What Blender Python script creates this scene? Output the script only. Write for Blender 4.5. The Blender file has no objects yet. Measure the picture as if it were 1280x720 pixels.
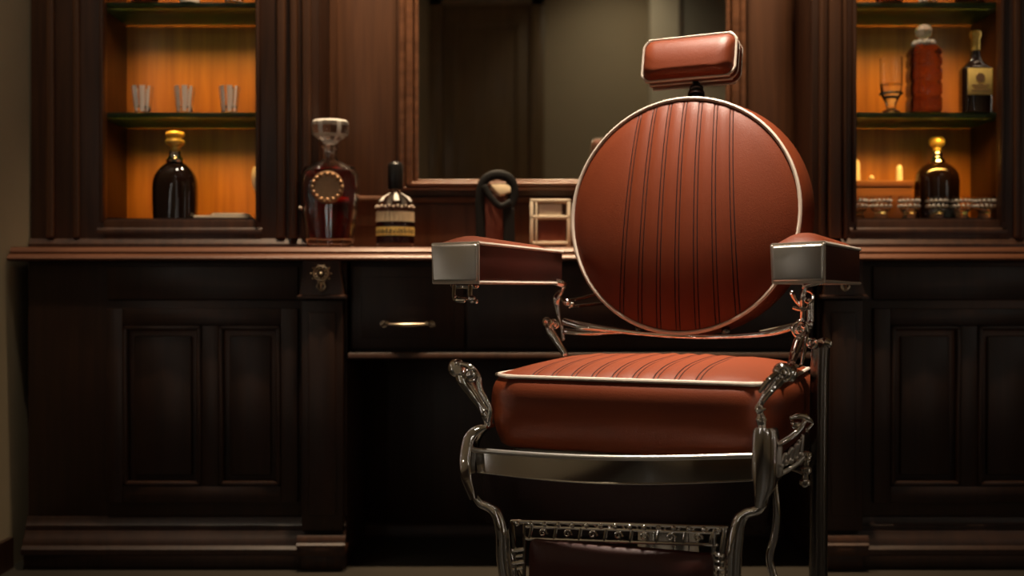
import bpy, bmesh, math, random
from mathutils import Vector, Matrix

random.seed(7)
C = bpy.context.scene.collection
PI = math.pi

# ------------------------------------------------------------------ materials
def new_mat(name):
    m = bpy.data.materials.new(name); m.use_nodes = True
    nt = m.node_tree
    return m, nt, nt.nodes['Principled BSDF']

def simple(name, col, rough=.5, metal=0., bump=0., bscale=60., coat=0., spec=.5, var=0., vscale=8.):
    m, nt, b = new_mat(name)
    b.inputs['Base Color'].default_value = (*col, 1)
    b.inputs['Roughness'].default_value = rough
    b.inputs['Metallic'].default_value = metal
    b.inputs['Coat Weight'].default_value = coat
    b.inputs['Specular IOR Level'].default_value = spec
    tc = nt.nodes.new('ShaderNodeTexCoord')
    if bump:
        n = nt.nodes.new('ShaderNodeTexNoise'); n.inputs['Scale'].default_value = bscale
        n.inputs['Detail'].default_value = 5
        bp = nt.nodes.new('ShaderNodeBump'); bp.inputs['Strength'].default_value = bump
        bp.inputs['Distance'].default_value = .002
        nt.links.new(tc.outputs['Object'], n.inputs['Vector'])
        nt.links.new(n.outputs['Fac'], bp.inputs['Height'])
        nt.links.new(bp.outputs['Normal'], b.inputs['Normal'])
    if var:
        n2 = nt.nodes.new('ShaderNodeTexNoise'); n2.inputs['Scale'].default_value = vscale
        n2.inputs['Detail'].default_value = 3
        mx = nt.nodes.new('ShaderNodeMix'); mx.data_type = 'RGBA'
        mx.inputs[6].default_value = (*[c * (1 - var) for c in col], 1)
        mx.inputs[7].default_value = (*[min(1, c * (1 + var)) for c in col], 1)
        nt.links.new(tc.outputs['Object'], n2.inputs['Vector'])
        nt.links.new(n2.outputs['Fac'], mx.inputs[0])
        nt.links.new(mx.outputs[2], b.inputs['Base Color'])
    return m

def wood(name, c1, c2, rough=.35, axis='Z', coat=.3):
    m, nt, b = new_mat(name)
    tc = nt.nodes.new('ShaderNodeTexCoord'); mp = nt.nodes.new('ShaderNodeMapping')
    sc = {'Z': (22, 22, 1.2), 'X': (1.2, 22, 22)}[axis]
    mp.inputs['Scale'].default_value = sc
    n = nt.nodes.new('ShaderNodeTexNoise'); n.inputs['Scale'].default_value = 2.2
    n.inputs['Detail'].default_value = 7; n.inputs['Distortion'].default_value = .6
    r = nt.nodes.new('ShaderNodeValToRGB')
    r.color_ramp.elements[0].position = .3; r.color_ramp.elements[0].color = (*c1, 1)
    r.color_ramp.elements[1].position = .72; r.color_ramp.elements[1].color = (*c2, 1)
    bp = nt.nodes.new('ShaderNodeBump'); bp.inputs['Strength'].default_value = .12
    bp.inputs['Distance'].default_value = .001
    L_ = nt.links.new
    L_(tc.outputs['Object'], mp.inputs['Vector']); L_(mp.outputs['Vector'], n.inputs['Vector'])
    L_(n.outputs['Fac'], r.inputs['Fac']); L_(r.outputs['Color'], b.inputs['Base Color'])
    L_(n.outputs['Fac'], bp.inputs['Height']); L_(bp.outputs['Normal'], b.inputs['Normal'])
    b.inputs['Roughness'].default_value = rough
    b.inputs['Coat Weight'].default_value = coat; b.inputs['Coat Roughness'].default_value = .25
    return m

def glass(name, col=(1, 1, 1), rough=.02, ior=1.48):
    m, nt, b = new_mat(name)
    b.inputs['Base Color'].default_value = (*col, 1)
    b.inputs['Transmission Weight'].default_value = 1
    b.inputs['Roughness'].default_value = rough
    b.inputs['IOR'].default_value = ior
    return m

M = {}
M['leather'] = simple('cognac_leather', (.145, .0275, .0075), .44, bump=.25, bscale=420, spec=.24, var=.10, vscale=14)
M['leather_shade'] = simple('shaded_cognac_leather', (.060, .0105, .0050), .44, bump=.25, bscale=420, spec=.5, var=.10, vscale=14)  # the same leather darkened for the shade on arm sides and foot pad
M['apron'] = simple('black_brown_leather', (.020, .0065, .0042), .5, bump=.2, bscale=420, spec=.3)
M['seam'] = simple('seam_thread', (.030, .006, .004), .7)
M['piping'] = simple('cream_piping', (.62, .52, .42), .35)
M['chrome'] = simple('polished_chrome', (.90, .88, .86), .07, metal=1)
M['satin'] = simple('satin_steel', (.74, .70, .64), .34, metal=1)
M['dark_steel'] = simple('darkened_steel', (.20, .18, .16), .25, metal=1)
M['black'] = simple('black_plastic', (.008, .008, .008), .3)
M['blackleather'] = simple('black_leather', (.005, .0045, .0045), .6, spec=.3)
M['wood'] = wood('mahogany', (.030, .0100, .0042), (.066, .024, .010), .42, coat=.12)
M['wood_x_lit'] = wood('lit_mahogany_lengthwise', (.120, .043, .020), (.210, .080, .038), .36, 'X', .15)  # paler than the other mahogany, carries the light on the counter edge
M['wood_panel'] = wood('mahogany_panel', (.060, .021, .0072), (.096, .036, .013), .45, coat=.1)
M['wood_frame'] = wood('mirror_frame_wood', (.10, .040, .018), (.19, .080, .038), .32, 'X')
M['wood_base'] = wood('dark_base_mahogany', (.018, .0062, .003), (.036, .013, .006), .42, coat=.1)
M['veneer'] = wood('warm_veneer', (.27, .095, .010), (.44, .165, .020), .45)
M['wallpaint'] = simple('olive_beige_paint', (.40, .325, .215), .8, bump=.15, bscale=30, var=.06, vscale=3)
M['cream'] = simple('lit_cream_paint', (.62, .55, .42), .7)  # wall tone lightened in place of light on the column
M['ceiling'] = simple('ceiling_paint', (.35, .31, .25), .85)
M['floor'] = simple('grey_tile', (.040, .034, .026), .45, var=.18, vscale=6)
M['door'] = wood('dark_door_wood', (.13, .080, .034), (.20, .125, .056), .4)
M['mirror'] = simple('mirror_glass', (.80, .78, .72), .02, metal=1)
M['glass'] = glass('clear_glass')
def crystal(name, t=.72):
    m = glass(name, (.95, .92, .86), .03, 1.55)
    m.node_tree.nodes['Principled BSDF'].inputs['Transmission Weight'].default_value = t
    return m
M['crystal'] = crystal('cut_crystal')
M['glint'] = crystal('glint_white', .18)  # near-opaque white, paints glints onto facets and beads of the glassware
M['greenglass'] = glass('green_shelf_glass', (.022, .095, .040), .35)
M['red_liquor'] = glass('red_liquor', (.92, .035, .015), .02, 1.42)
M['cognac'] = glass('dark_cognac', (.20, .035, .012), .02, 1.42)
M['amber'] = glass('amber_liquor', (.24, .10, .055), .03, 1.42)
M['darkglass'] = simple('near_black_bottle_glass', (.012, .005, .003), .08, coat=.5)
M['gold'] = simple('gold_cap', (.86, .62, .16), .30, metal=.6)
M['goldlabel'] = simple('gold_label_paper', (.90, .66, .20), .45, var=.12, vscale=60)
M['brass'] = simple('aged_brass', (.62, .49, .36), .25, metal=1)
M['creamlabel'] = simple('cream_label', (.74, .60, .40), .6, var=.1, vscale=40)
M['ink'] = simple('label_ink', (.04, .03, .02), .6)
M['copperlabel'] = simple('copper_label', (.42, .24, .13), .35, metal=.7, var=.2, vscale=70)
M['whiteceramic'] = simple('white_ceramic', (.78, .70, .60), .25)
M['case'] = simple('oxblood_case', (.16, .040, .022), .45)
M['paper'] = simple('paper', (.72, .62, .48), .7)
M['humidor'] = wood('cigar_box_wood', (.20, .075, .028), (.30, .12, .045), .4, 'X')
M['art_sky'] = simple('art_grey', (.26, .24, .19), .6, var=.2, vscale=5)
M['art_dark'] = simple('art_dark', (.05, .045, .035), .6)
M['art_orange'] = simple('art_rust', (.40, .19, .09), .6)

# ------------------------------------------------------------------ objects
def link(name, bm, mats, parent=None, smooth=40, label=None, kind=None):
    bmesh.ops.recalc_face_normals(bm, faces=bm.faces[:])
    me = bpy.data.meshes.new(name); bm.to_mesh(me); bm.free()
    for m in (mats if isinstance(mats, (list, tuple)) else [mats]):
        me.materials.append(M[m])
    if smooth is not None:
        for p in me.polygons: p.use_smooth = True
        me.set_sharp_from_angle(angle=math.radians(smooth))
    o = bpy.data.objects.new(name, me); C.objects.link(o)
    if parent: o.parent = parent
    if label: o['label'] = label
    if kind: o['kind'] = kind
    return o

def thing(name, label, cat, loc=(0, 0, 0), rz=0, group=None):
    o = bpy.data.objects.new(name, None); C.objects.link(o)
    o.empty_display_size = .05
    o.location = loc; o.rotation_euler = (0, 0, rz)
    o['label'] = label; o['category'] = cat
    if group: o['group'] = group
    return o

def tag(o, label, cat, group=None):
    o['label'] = label; o['category'] = cat
    if group: o['group'] = group
    return o

def dup(root, loc, label=None, group=None, rz=None):
    r = root.copy(); C.objects.link(r); r.location = loc
    if rz is not None: r.rotation_euler = (0, 0, rz)
    if label: r['label'] = label
    if group: r['group'] = group
    for ch in list(root.children):
        c = ch.copy(); C.objects.link(c); c.parent = r
        for g in list(ch.children):
            d = g.copy(); C.objects.link(d); d.parent = c
    return r

# ------------------------------------------------------------------ shapes
def bmn(): return bmesh.new()

def merge(dst, src):
    me = bpy.data.meshes.new('tmp'); src.to_mesh(me); src.free()
    dst.from_mesh(me); bpy.data.meshes.remove(me)

def box(bm, x0, x1, y0, y1, z0, z1, bev=.003, seg=2, mat=0):
    return hexa(bm, [(x0, y0, z0), (x1, y0, z0), (x1, y1, z0), (x0, y1, z0),
                     (x0, y0, z1), (x1, y0, z1), (x1, y1, z1), (x0, y1, z1)], bev, seg, mat)

def boxes(*args):
    q = bmesh.new()
    for a in args: box(q, *a)
    return q

def hexa(bm, pts, bev=.003, seg=2, mat=0):
    b = bmn()
    v = [b.verts.new(p) for p in pts]
    for f in ((0, 3, 2, 1), (4, 5, 6, 7), (0, 1, 5, 4), (1, 2, 6, 5), (2, 3, 7, 6), (3, 0, 4, 7)):
        b.faces.new([v[i] for i in f])
    if bev > 0:
        bmesh.ops.bevel(b, geom=b.edges[:], offset=bev, segments=seg, profile=.5, affect='EDGES', clamp_overlap=True)
    for f in b.faces: f.material_index = mat
    merge(bm, b)

def lathe(bm, prof, center=(0, 0, 0), n=40, mat=0, sx=1., sy=1., power=2., matf=None, colf=None):
    """prof: (r, z) list, surface of revolution; power > 2 squares the plan."""
    cx, cy, cz = center; rings = []
    for r, z in prof:
        ring = []
        if r < 1e-6:
            ring = [bm.verts.new((cx, cy, cz + z))]
        else:
            for i in range(n):
                a = 2 * PI * i / n; ca, sa = math.cos(a), math.sin(a)
                k = 1. / ((abs(ca) ** power + abs(sa) ** power) ** (1. / power))
                ring.append(bm.verts.new((cx + r * ca * k * sx, cy + r * sa * k * sy, cz + z)))
        rings.append(ring)
    for j in range(len(rings) - 1):
        A, B = rings[j], rings[j + 1]
        mi = matf(j) if matf else mat
        if len(A) == 1 and len(B) == 1: continue
        for i in range(n):
            k = (i + 1) % n
            if len(A) == 1: f = bm.faces.new((A[0], B[i], B[k]))
            elif len(B) == 1: f = bm.faces.new((A[i], A[k], B[0]))
            else: f = bm.faces.new((A[i], A[k], B[k], B[i]))
            f.material_index = colf(i, j) if colf else mi
    return rings

def spline(pts, n=8, closed=False):
    P = [Vector(p) for p in pts]
    if len(P) < 3 and not closed:
        return [P[0].lerp(P[-1], i / n) for i in range(n + 1)]
    out = []; m = len(P); segs = m if closed else m - 1
    for i in range(segs):
        p1, p2 = P[i], P[(i + 1) % m]
        p0 = P[i - 1] if (i > 0 or closed) else p1 * 2 - p2
        p3 = P[(i + 2) % m] if (i + 2 < m or closed) else p2 * 2 - p1
        for k in range(n):
            t = k / n
            out.append(.5 * ((2 * p1) + (p2 - p0) * t + (2 * p0 - 5 * p1 + 4 * p2 - p3) * t * t + (3 * p1 - p0 - 3 * p2 + p3) * t ** 3))
    if not closed: out.append(P[-1])
    return out

def tube(bm, pts, r, n=10, sub=6, closed=False, mat=0, flat=1., flat_dir=None, cap=True):
    """pts: 3-tuples or 4-tuples (x, y, z, radius). flat squeezes the section along flat_dir."""
    if len(pts[0]) == 3: q = [(*p, r) for p in pts]
    else: q = [tuple(p) for p in pts]
    P = [Vector(p[:3]) for p in q]; R = [p[3] for p in q]
    path = spline(P, sub, closed)
    rad = []; segs = len(P) if closed else len(P) - 1
    for i in range(segs):
        for k in range(sub):
            t = k / sub; t = t * t * (3 - 2 * t)
            rad.append(R[i] * (1 - t) + R[(i + 1) % len(R)] * t)
    if not closed: rad.append(R[-1])
    N = len(path)
    tang = []
    for i in range(N):
        a = path[(i - 1) % N] if (closed or i > 0) else path[i]
        b = path[(i + 1) % N] if (closed or i < N - 1) else path[i]
        d = (b - a); tang.append(d.normalized() if d.length > 1e-9 else Vector((0, 0, 1)))
    if flat_dir is not None: up = Vector(flat_dir).normalized()
    else:
        up = Vector((0, 0, 1)) if abs(tang[0].z) < .9 else Vector((1, 0, 0))
    rings = []
    prev = None
    def ring_at(c, t, rr, u):
        s_ = t.cross(u)
        s_ = s_.normalized() if s_.length > 1e-6 else t.orthogonal().normalized()
        w = s_.cross(t).normalized()
        return [bm.verts.new(c + s_ * (math.cos(2 * PI * k / n) * rr) + w * (math.sin(2 * PI * k / n) * rr * flat)) for k in range(n)], w
    order = list(range(N))
    stations = []
    if cap and not closed:
        for q_ in (0., .45, .8):
            a = q_; stations.append((path[0] - tang[0] * rad[0] * (1 - a) * .9 * (1 if flat_dir is None else min(1, flat)), tang[0], rad[0] * math.sqrt(max(.02, 1 - (1 - a) ** 2))))
    for i in order: stations.append((path[i], tang[i], rad[i]))
    if cap and not closed:
        for q_ in (.8, .45, 0.):
            a = q_; stations.append((path[-1] + tang[-1] * rad[-1] * (1 - a) * .9 * (1 if flat_dir is None else min(1, flat)), tang[-1], rad[-1] * math.sqrt(max(.02, 1 - (1 - a) ** 2))))
    for c_, t_, r_ in stations:
        u_ = up if flat_dir is not None or prev is None else prev
        rg, w = ring_at(c_, t_, r_, u_); prev = w; rings.append(rg)
    m = len(rings)
    for j in range(m if closed else m - 1):
        A, B = rings[j], rings[(j + 1) % m]
        for k in range(n):
            f = bm.faces.new((A[k], A[(k + 1) % n], B[(k + 1) % n], B[k])); f.material_index = mat
    if not closed:
        for rg in (rings[0], rings[-1]):
            f = bm.faces.new(rg); f.material_index = mat

def ball(bm, c, r, n=14, mat=0, sz=1.):
    prof = [(r * math.sin(PI * i / 10), -r * sz * math.cos(PI * i / 10)) for i in range(11)]
    prof[0] = (0, -r * sz); prof[-1] = (0, r * sz)
    lathe(bm, prof, c, n, mat)

def disc(bm, c, axis, r, th, n=24, mat=0, bev=.2):
    """short cylinder centred on c along axis"""
    b = bmn(); e = min(r, th) * bev
    lathe(b, [(0, -th / 2), (r - e, -th / 2), (r, -th / 2 + e), (r, th / 2 - e), (r - e, th / 2), (0, th / 2)], (0, 0, 0), n, mat)
    rot = Vector((0, 0, 1)).rotation_difference(Vector(axis).normalized()).to_matrix().to_4x4()
    b.transform(Matrix.Translation(c) @ rot)
    merge(bm, b)

def ring(bm, c, axis, R, r, n=28, m=8, mat=0):
    ax = Vector(axis).normalized(); a = ax.orthogonal().normalized(); b = ax.cross(a)
    pts = [Vector(c) + a * math.cos(2 * PI * i / n) * R + b * math.sin(2 * PI * i / n) * R for i in range(n)]
    tube(bm, [tuple(p) for p in pts], r, m, 1, True, mat)

def rrect(hx, hy, rad, n=8):
    """rounded rectangle outline, counter clockwise"""
    pts = []
    for cx, cy, a0 in ((hx - rad, hy - rad, 0), (-hx + rad, hy - rad, PI / 2), (-hx + rad, -hy + rad, PI), (hx - rad, -hy + rad, 1.5 * PI)):
        for i in range(n + 1):
            a = a0 + PI / 2 * i / n
            pts.append((cx + rad * math.cos(a), cy + rad * math.sin(a)))
    return pts

def loft(bm, loops, cap0=True, cap1=True, mat=0, matf=None):
    R = [[bm.verts.new(p) for p in l] for l in loops]; n = len(R[0])
    for j in range(len(R) - 1):
        for i in range(n):
            f = bm.faces.new((R[j][i], R[j][(i + 1) % n], R[j + 1][(i + 1) % n], R[j + 1][i]))
            f.material_index = matf(j) if matf else mat
    if cap0: bm.faces.new(R[0]).material_index = mat
    if cap1: bm.faces.new(R[-1]).material_index = mat
    return R

def moulding(bm, x0, x1, y, z, prof, mat=0):
    """strip along x with the profile [(out, up)...] standing out from the plane y towards -y"""
    b = bmn()
    A = [b.verts.new((x0, y - o, z + h)) for o, h in prof]
    B = [b.verts.new((x1, y - o, z + h)) for o, h in prof]
    n = len(prof)
    for i in range(n):
        b.faces.new((A[i], A[(i + 1) % n], B[(i + 1) % n], B[i])).material_index = mat
    b.faces.new(A); b.faces.new(B)
    merge(bm, b)

# ================================================================== THE ROOM
XL, XR, YB, YF, ZC = -1.475, 2.35, 3.80, -1.20, 3.45
def struct(name, x0, x1, y0, y1, z0, z1, mat):
    b = bmn(); box(b, x0, x1, y0, y1, z0, z1, 0)
    return link(name, b, mat, smooth=None, kind='structure')
struct('floor', XL, XR, YF, YB, -.1, 0, 'floor')
struct('ceiling', XL, XR, YF, YB, ZC, ZC + .1, 'ceiling')
struct('wall_left', XL - .1, XL, YF, YB, 0, ZC, 'wallpaint')
struct('wall_right', XR, XR + .1, YF, YB, 0, ZC, 'wallpaint')
struct('wall_back', XL - .1, XR + .1, YB, YB + .1, 0, ZC, 'wallpaint')
struct('wall_front', XL - .1, XR + .1, YF - .1, YF, 0, ZC, 'wallpaint')
struct('baseboard_left', XL, XL + .015, YF, 3.28, 0, .09, 'wood_base')

# the dark door and the column, painted paler for the light on it, in the wall opposite the mirror
b = bmn()
for x0, x1, z0, z1 in ((-.62, -.52, 0, 3.05), (.14, .24, 0, 3.05), (-.62, .24, 2.93, 3.05)):
    box(b, x0, x1, YF + .001, YF + .05, z0, z1, .006)
link('trim_1', b, 'door', kind='structure')
b = bmn()
box(b, -.52, .14, YF + .001, YF + .02, 0, 2.93, .002)
for z0, z1 in ((.2, 1.2), (1.35, 2.8)):
    for x0, x1, za, zb in ((-.44, -.41, z0, z1), (.03, .06, z0, z1), (-.44, .06, z0, z0 + .03), (-.44, .06, z1 - .03, z1)):
        box(b, x0, x1, YF + .018, YF + .035, za, zb, .005)
link('door_1', b, 'door', kind='structure')
b = bmn(); box(b, 1.02, 1.95, YF + .001, YF + .16, 0, ZC - .001, .01)
link('trim_2', b, 'cream', kind='structure')

pic = thing('framed_picture', 'framed grey picture with a dark arch, seen in the mirror above the headrest', 'picture', (1.52, YF + .16, 2.72))
b = bmn(); box(b, -.27, .27, .001, .012, -.36, .36, .001)
art = link('canvas', b, 'art_sky', pic)
b = bmn()
def blob(cx, cz, rx, rz, a0, a1, th, mat=0):
    pts = []
    for i in range(17):
        a = a0 + (a1 - a0) * i / 16
        pts.append((cx + rx * math.cos(a), .0125, cz + rz * math.sin(a)))
    tube(b, pts, th, 8, 2, False, mat, .15, (0, 1, 0))
blob(.02, -.36, .20, .22, .05, PI - .05, .03, 0)
blob(-.06, -.33, .10, .12, .2, PI - .2, .05, 1)
link('painted_shape', b, ['art_dark', 'art_orange'], art)
b = bmn()
for x0, x1, z0, z1 in ((-.29, -.265, -.38, .38), (.265, .29, -.38, .38), (-.29, .29, .355, .38), (-.29, .29, -.38, -.355)):
    box(b, x0, x1, .001, .022, z0, z1, .004)
link('frame', b, 'wood', pic)

# ================================================================== BACK BAR
# ---- worktop
b = bmn()
YC = 3.26
moulding(b, -1.470, 2.30, YC + .03, .899, [(0, 0), (.020, 0), (.030, .003), (.033, .007), (.031, .011), (.024, .017), (.015, .0215), (.014, .024), (.017, .026), (.016, .029), (.010, .035), (0, .042)])
box(b, -1.470, 2.30, YC + .028, 3.79, .899, .941, .0)
top = tag(link('countertop', b, 'wood_x_lit', smooth=25), 'long mahogany worktop with a moulded edge running along the whole back bar', 'countertop')

# ---- base cabinets
YB0 = 3.30
def panel_door(bm, x0, x1, z0, z1, y, stile=.055, mid=None):
    """framed door: stiles, rails, sunk field with moulded edges"""
    box(bm, x0, x0 + stile, y - .018, y, z0, z1, .003)
    box(bm, x1 - stile, x1, y - .018, y, z0, z1, .003)
    box(bm, x0 + stile, x1 - stile, y - .018, y, z0, z0 + stile, .003)
    box(bm, x0 + stile, x1 - stile, y - .018, y, z1 - stile, z1, .003)
    xs = [x0 + stile] + ([mid - stile / 2, mid + stile / 2] if mid else []) + [x1 - stile]
    if mid: box(bm, mid - stile / 2, mid + stile / 2, y - .018, y, z0 + stile, z1 - stile, .003)
    for a, c in zip(xs[::2], xs[1::2]):
        za, zb = z0 + stile, z1 - stile
        e = .014
        box(bm, a, a + e, y - .024, y, za, zb, .005); box(bm, c - e, c, y - .024, y, za, zb, .005)
        box(bm, a, c, y - .024, y, za, za + e, .005); box(bm, a, c, y - .024, y, zb - e, zb, .005)
        box(bm, a + .03, c - .03, y - .012, y, za + .03, zb - .03, .008)

def base_cabinet(name, label, x0, x1, dx0, dx1, mid):
    t = thing(name, label, 'cabinet', ((x0 + x1) / 2, YB0, 0))
    o = Vector((-(x0 + x1) / 2, -YB0, 0))
    def fin(nm, bm, m, lab=None):
        bm.transform(Matrix.Translation(o)); return link(nm, bm, m, t, label=lab)
    b = bmn(); box(b, x0, x1, YB0, 3.74, .1, .898, .002)
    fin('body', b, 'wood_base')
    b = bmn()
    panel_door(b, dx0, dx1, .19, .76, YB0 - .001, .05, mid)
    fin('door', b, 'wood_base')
    b = bmn(); box(b, dx0, dx1, YB0 - .012, YB0 - .0005, .785, .885, .004)
    fin('frieze', b, 'wood_base')
    b = bmn()
    box(b, x0, x1, YB0 - .032, 3.74, 0, .05, .002)  # dark face brought down to the floor to give the deep shadow there
    box(b, x0, x1, YB0 + .02, 3.74, .05, .10, .002)
    moulding(b, x0, x1, YB0 + .021, .0, [(0, .042), (.066, .042), (.070, .046), (.070, .060), (.064, .067), (.058, .070), (.056, .084), (.048, .092), (.040, .110), (0, .112)])
    moulding(b, x0, x1, YB0 - .001, .112, [(0, 0), (.016, 0), (.016, .012), (.008, .02), (.004, .034), (0, .036)])
    fin('plinth', b, 'wood_base')
    return t, fin

def corbel_post(fin, xa, xb):
    xm = (xa + xb) / 2; hw = (xb - xa) / 2
    b = bmn()
    box(b, xa + .006, xb - .006, YB0 - .045, YB0 + .1, .113, .785, .003)
    box(b, xa + .026, xb - .026, YB0 - .052, YB0 - .044, .16, .75, .004)
    fin('pilaster', b, 'wood_base')
    b = bmn()
    # tapering carved bracket under the worktop
    loops = []
    for z, w, d in ((.790, hw + .006, .062), (.797, hw + .006, .062), (.80, hw - .002, .054), (.83, hw - .007, .052), (.87, hw - .013, .060), (.898, hw - .012, .066)):
        loops.append([(xm - w, YB0 + .05, z), (xm - w, YB0 - d, z), (xm + w, YB0 - d, z), (xm + w, YB0 + .05, z)])
    loft(b, loops)
    fin('corbel', b, 'wood')
    b = bmn()
    yy = YB0 - .064
    ring(b, (xm, yy, .862), (0, 1, 0), .021, .0035, 20, 6)
    ball(b, (xm, yy - .002, .862), .007)
    for i in range(10):
        a = 2 * PI * i / 10
        ball(b, (xm + .014 * math.cos(a), yy, .862 + .014 * math.sin(a)), .0042, 8)
        ball(b, (xm + .029 * math.cos(a), yy + .002, .862 + .026 * math.sin(a)), .0036, 8)
    for sx in (-1, 1):
        tube(b, [(xm + sx * .004, yy + .004, .836), (xm + sx * .012, yy, .825), (xm + sx * .006, yy, .815)], .0028, 6, 4)
    tube(b, [(xm, yy + .004, .838), (xm, yy, .825), (xm, yy + .004, .812)], .0035, 6, 4)
    fin('carved_rosette', b, 'brass', 'carved rosette with gilt highlights')
    b = bmn()
    box(b, xa + .004, xb - .004, YB0 - .04, YB0 + .1, 0, .05, .003)
    box(b, xa - .004, xb + .004, YB0 - .068, YB0 + .1, .046, .072, .003)
    moulding(b, xa - .004, xb + .004, YB0 - .06, .07, [(0, 0), (.014, 0), (.014, .008), (.008, .014), (.008, .024), (0, .034)])
    fin('pilaster_foot', b, 'wood')

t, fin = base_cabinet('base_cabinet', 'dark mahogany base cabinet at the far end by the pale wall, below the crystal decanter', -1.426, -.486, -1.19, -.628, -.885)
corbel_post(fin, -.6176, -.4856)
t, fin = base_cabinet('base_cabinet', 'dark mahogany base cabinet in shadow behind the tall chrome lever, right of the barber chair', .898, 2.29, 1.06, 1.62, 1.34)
corbel_post(fin, .9005, 1.0255)

# ---- drawer unit over the kneehole
t = thing('drawer_unit', 'dark mahogany drawer unit with a bar handle, over the open kneehole behind the chair', 'drawers', (.205, YB0, .6))
o = Matrix.Translation((-.205, -YB0, -.6))
b = bmn()
box(b, -.4785, .8915, YB0 + .012, 3.74, .632, .8985, .002)
b.transform(o); link('carcass', b, 'wood_base', t)
b = bmn()
moulding(b, -.4785, .8915, YB0 + .013, .612, [(0, 0), (.040, 0), (.048, .004), (.048, .012), (.042, .0195), (0, .0195)])
box(b, -.4785, .8915, YB0 + .011, 3.74, .612, .6315, 0)
b.transform(o); link('bottom_rail', b, 'wood', t, label='lighter moulded bottom rail')
xs = [-.4775 + .342 * i for i in range(5)]
b = bmn(); box(b, xs[1] + .004, .887, YB0 - .004, YB0 + .0115, .640, .885, .004)
box(b, xs[1] + .034, .857, YB0 - .007, YB0 - .003, .672, .853, .003)
b.transform(o); link('fixed_front', b, 'wood_base', t)
for i in range(1):
    x0, x1 = xs[i] + .004, xs[i + 1] - .004; xm = (x0 + x1) / 2
    b = bmn(); box(b, x0, x1, YB0 - .004, YB0 + .0115, .640, .885, .004)
    box(b, x0 + .03, x1 - .03, YB0 - .007, YB0 - .003, .672, .853, .003)
    b.transform(o); d = link('drawer', b, 'wood_base', t)
    b = bmn(); hz = .714
    tube(b, [(xm - .075, YB0 - .012, hz - .006, .0035), (xm - .066, YB0 - .018, hz + .001, .0052), (xm - .045, YB0 - .032, hz, .0048), (xm, YB0 - .036, hz - .002, .0062),
             (xm + .045, YB0 - .032, hz, .0048), (xm + .066, YB0 - .018, hz + .001, .0052), (xm + .08, YB0 - .012, hz - .006, .0035)], .005, 10, 6)
    for sx in (-1, 1):
        ball(b, (xm + sx * .058, YB0 - .024, hz + .003), .0085)
        disc(b, (xm + sx * .07, YB0 - .009, hz), (0, 1, 0), .011, .006)
    b.transform(o); link('handle', b, 'brass', d)
# kneehole back and its skirting
b = bmn()
box(b, -.485, .897, 3.715, 3.74, .0, .61, .001)
moulding(b, -.485, .897, 3.716, 0, [(0, 0), (.02, 0), (.02, .03), (.012, .04), (0, .05)])
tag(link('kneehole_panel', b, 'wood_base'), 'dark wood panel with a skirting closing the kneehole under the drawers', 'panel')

# ---- upper display cabinets
YU = 3.42
def display_cabinet(label, x0, x1, ox0, ox1, ix0, ix1, flutes):
    t = thing('display_cabinet', label, 'cabinet', ((x0 + x1) / 2, YU, .9415))
    o = Matrix.Translation((-(x0 + x1) / 2, -YU, -.9415))
    def fin(nm, bm, m, lab=None):
        bm.transform(o); return link(nm, bm, m, t, label=lab)
    zt = 2.42; z0 = .9415
    b = bmn()
    box(b, x0, ix0, YU + .03, 3.74, z0, zt, .001); box(b, ix1, x1, YU + .03, 3.74, z0, zt, .001)
    box(b, ix0 - .001, ix1 + .001, YU + .03, 3.74, z0, 1.035, .0); box(b, ix0 - .001, ix1 + .001, YU + .03, 3.74, 2.10, zt, .001)
    fin('carcass', b, 'wood')
    b = bmn(); box(b, ix0, ix1, 3.70, 3.72, 1.035, 2.10, 0)
    fin('back_panel', b, 'veneer', 'warm lit veneer back')
    b = bmn()   # face frame round the opening
    box(b, x0, ox0, YU, YU + .03, z0, zt, .003); box(b, ox1, x1, YU, YU + .03, z0, zt, .003)
    box(b, ox0 - .001, ox1 + .001, YU, YU + .03, z0, 1.0277, .003); box(b, ox0 - .001, ox1 + .001, YU, YU + .03, 2.06, zt, .003)
    moulding(b, ox0 - .02, ox1 + .02, YU + .001, .985, [(0, 0), (.006, 0), (.008, .01), (.004, .018), (0, .02)])
    moulding(b, x0, x1, YU + .001, .942, [(0, 0), (.018, 0), (.018, .012), (.01, .018), (.006, .026), (0, .03)])
    for xa in (ox0 - .012, ox1):
        box(b, xa, xa + .012, YU - .010, YU + .001, 1.02, 2.06, .004)
    fin('face_frame', b, 'wood')
    b = bmn()   # reeded pilaster strips
    for xa, xb, out in flutes:
        box(b, xa, xb, YU - out, YU + .002, .972, zt, min(.006, (xb - xa) * .4), 3)
    fin('reeding', b, 'wood_panel')
    b = bmn(); moulding(b, x0 - .02, x1 + .02, YU + .001, zt - .08, [(0, 0), (.02, 0), (.03, .03), (.06, .06), (.06, .08), (0, .08)])
    fin('cornice', b, 'wood')
    for zs in (1.346, 1.686):
        b = bmn(); box(b, ix0 + .001, ix1 - .001, YU + .035, 3.69, zs, zs + .016, .003)
        fin('glass_shelf', b, 'greenglass', 'green edged glass shelf')
    return t
LC = display_cabinet('open lit mahogany cabinet holding three tumblers, on the worktop beside the tall crystal-stoppered decanter', -1.470, -.590, -1.246, -.782, -1.272, -.757,
    [(-.718, -.690, .012), (-.676, -.652, .022), (-.640, -.612, .016), (-1.34, -1.318, .01), (-1.42, -1.395, .012)])
RC = display_cabinet('open lit mahogany cabinet holding a row of small glasses, right of the chair back', .915, 1.86, 1.0505, 1.490, 1.028, 1.515,
    [(.935, .952, .018), (.962, 1.0, .024), (1.008, 1.022, .012), (1.53, 1.552, .012), (1.62, 1.66, .012)])

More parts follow.
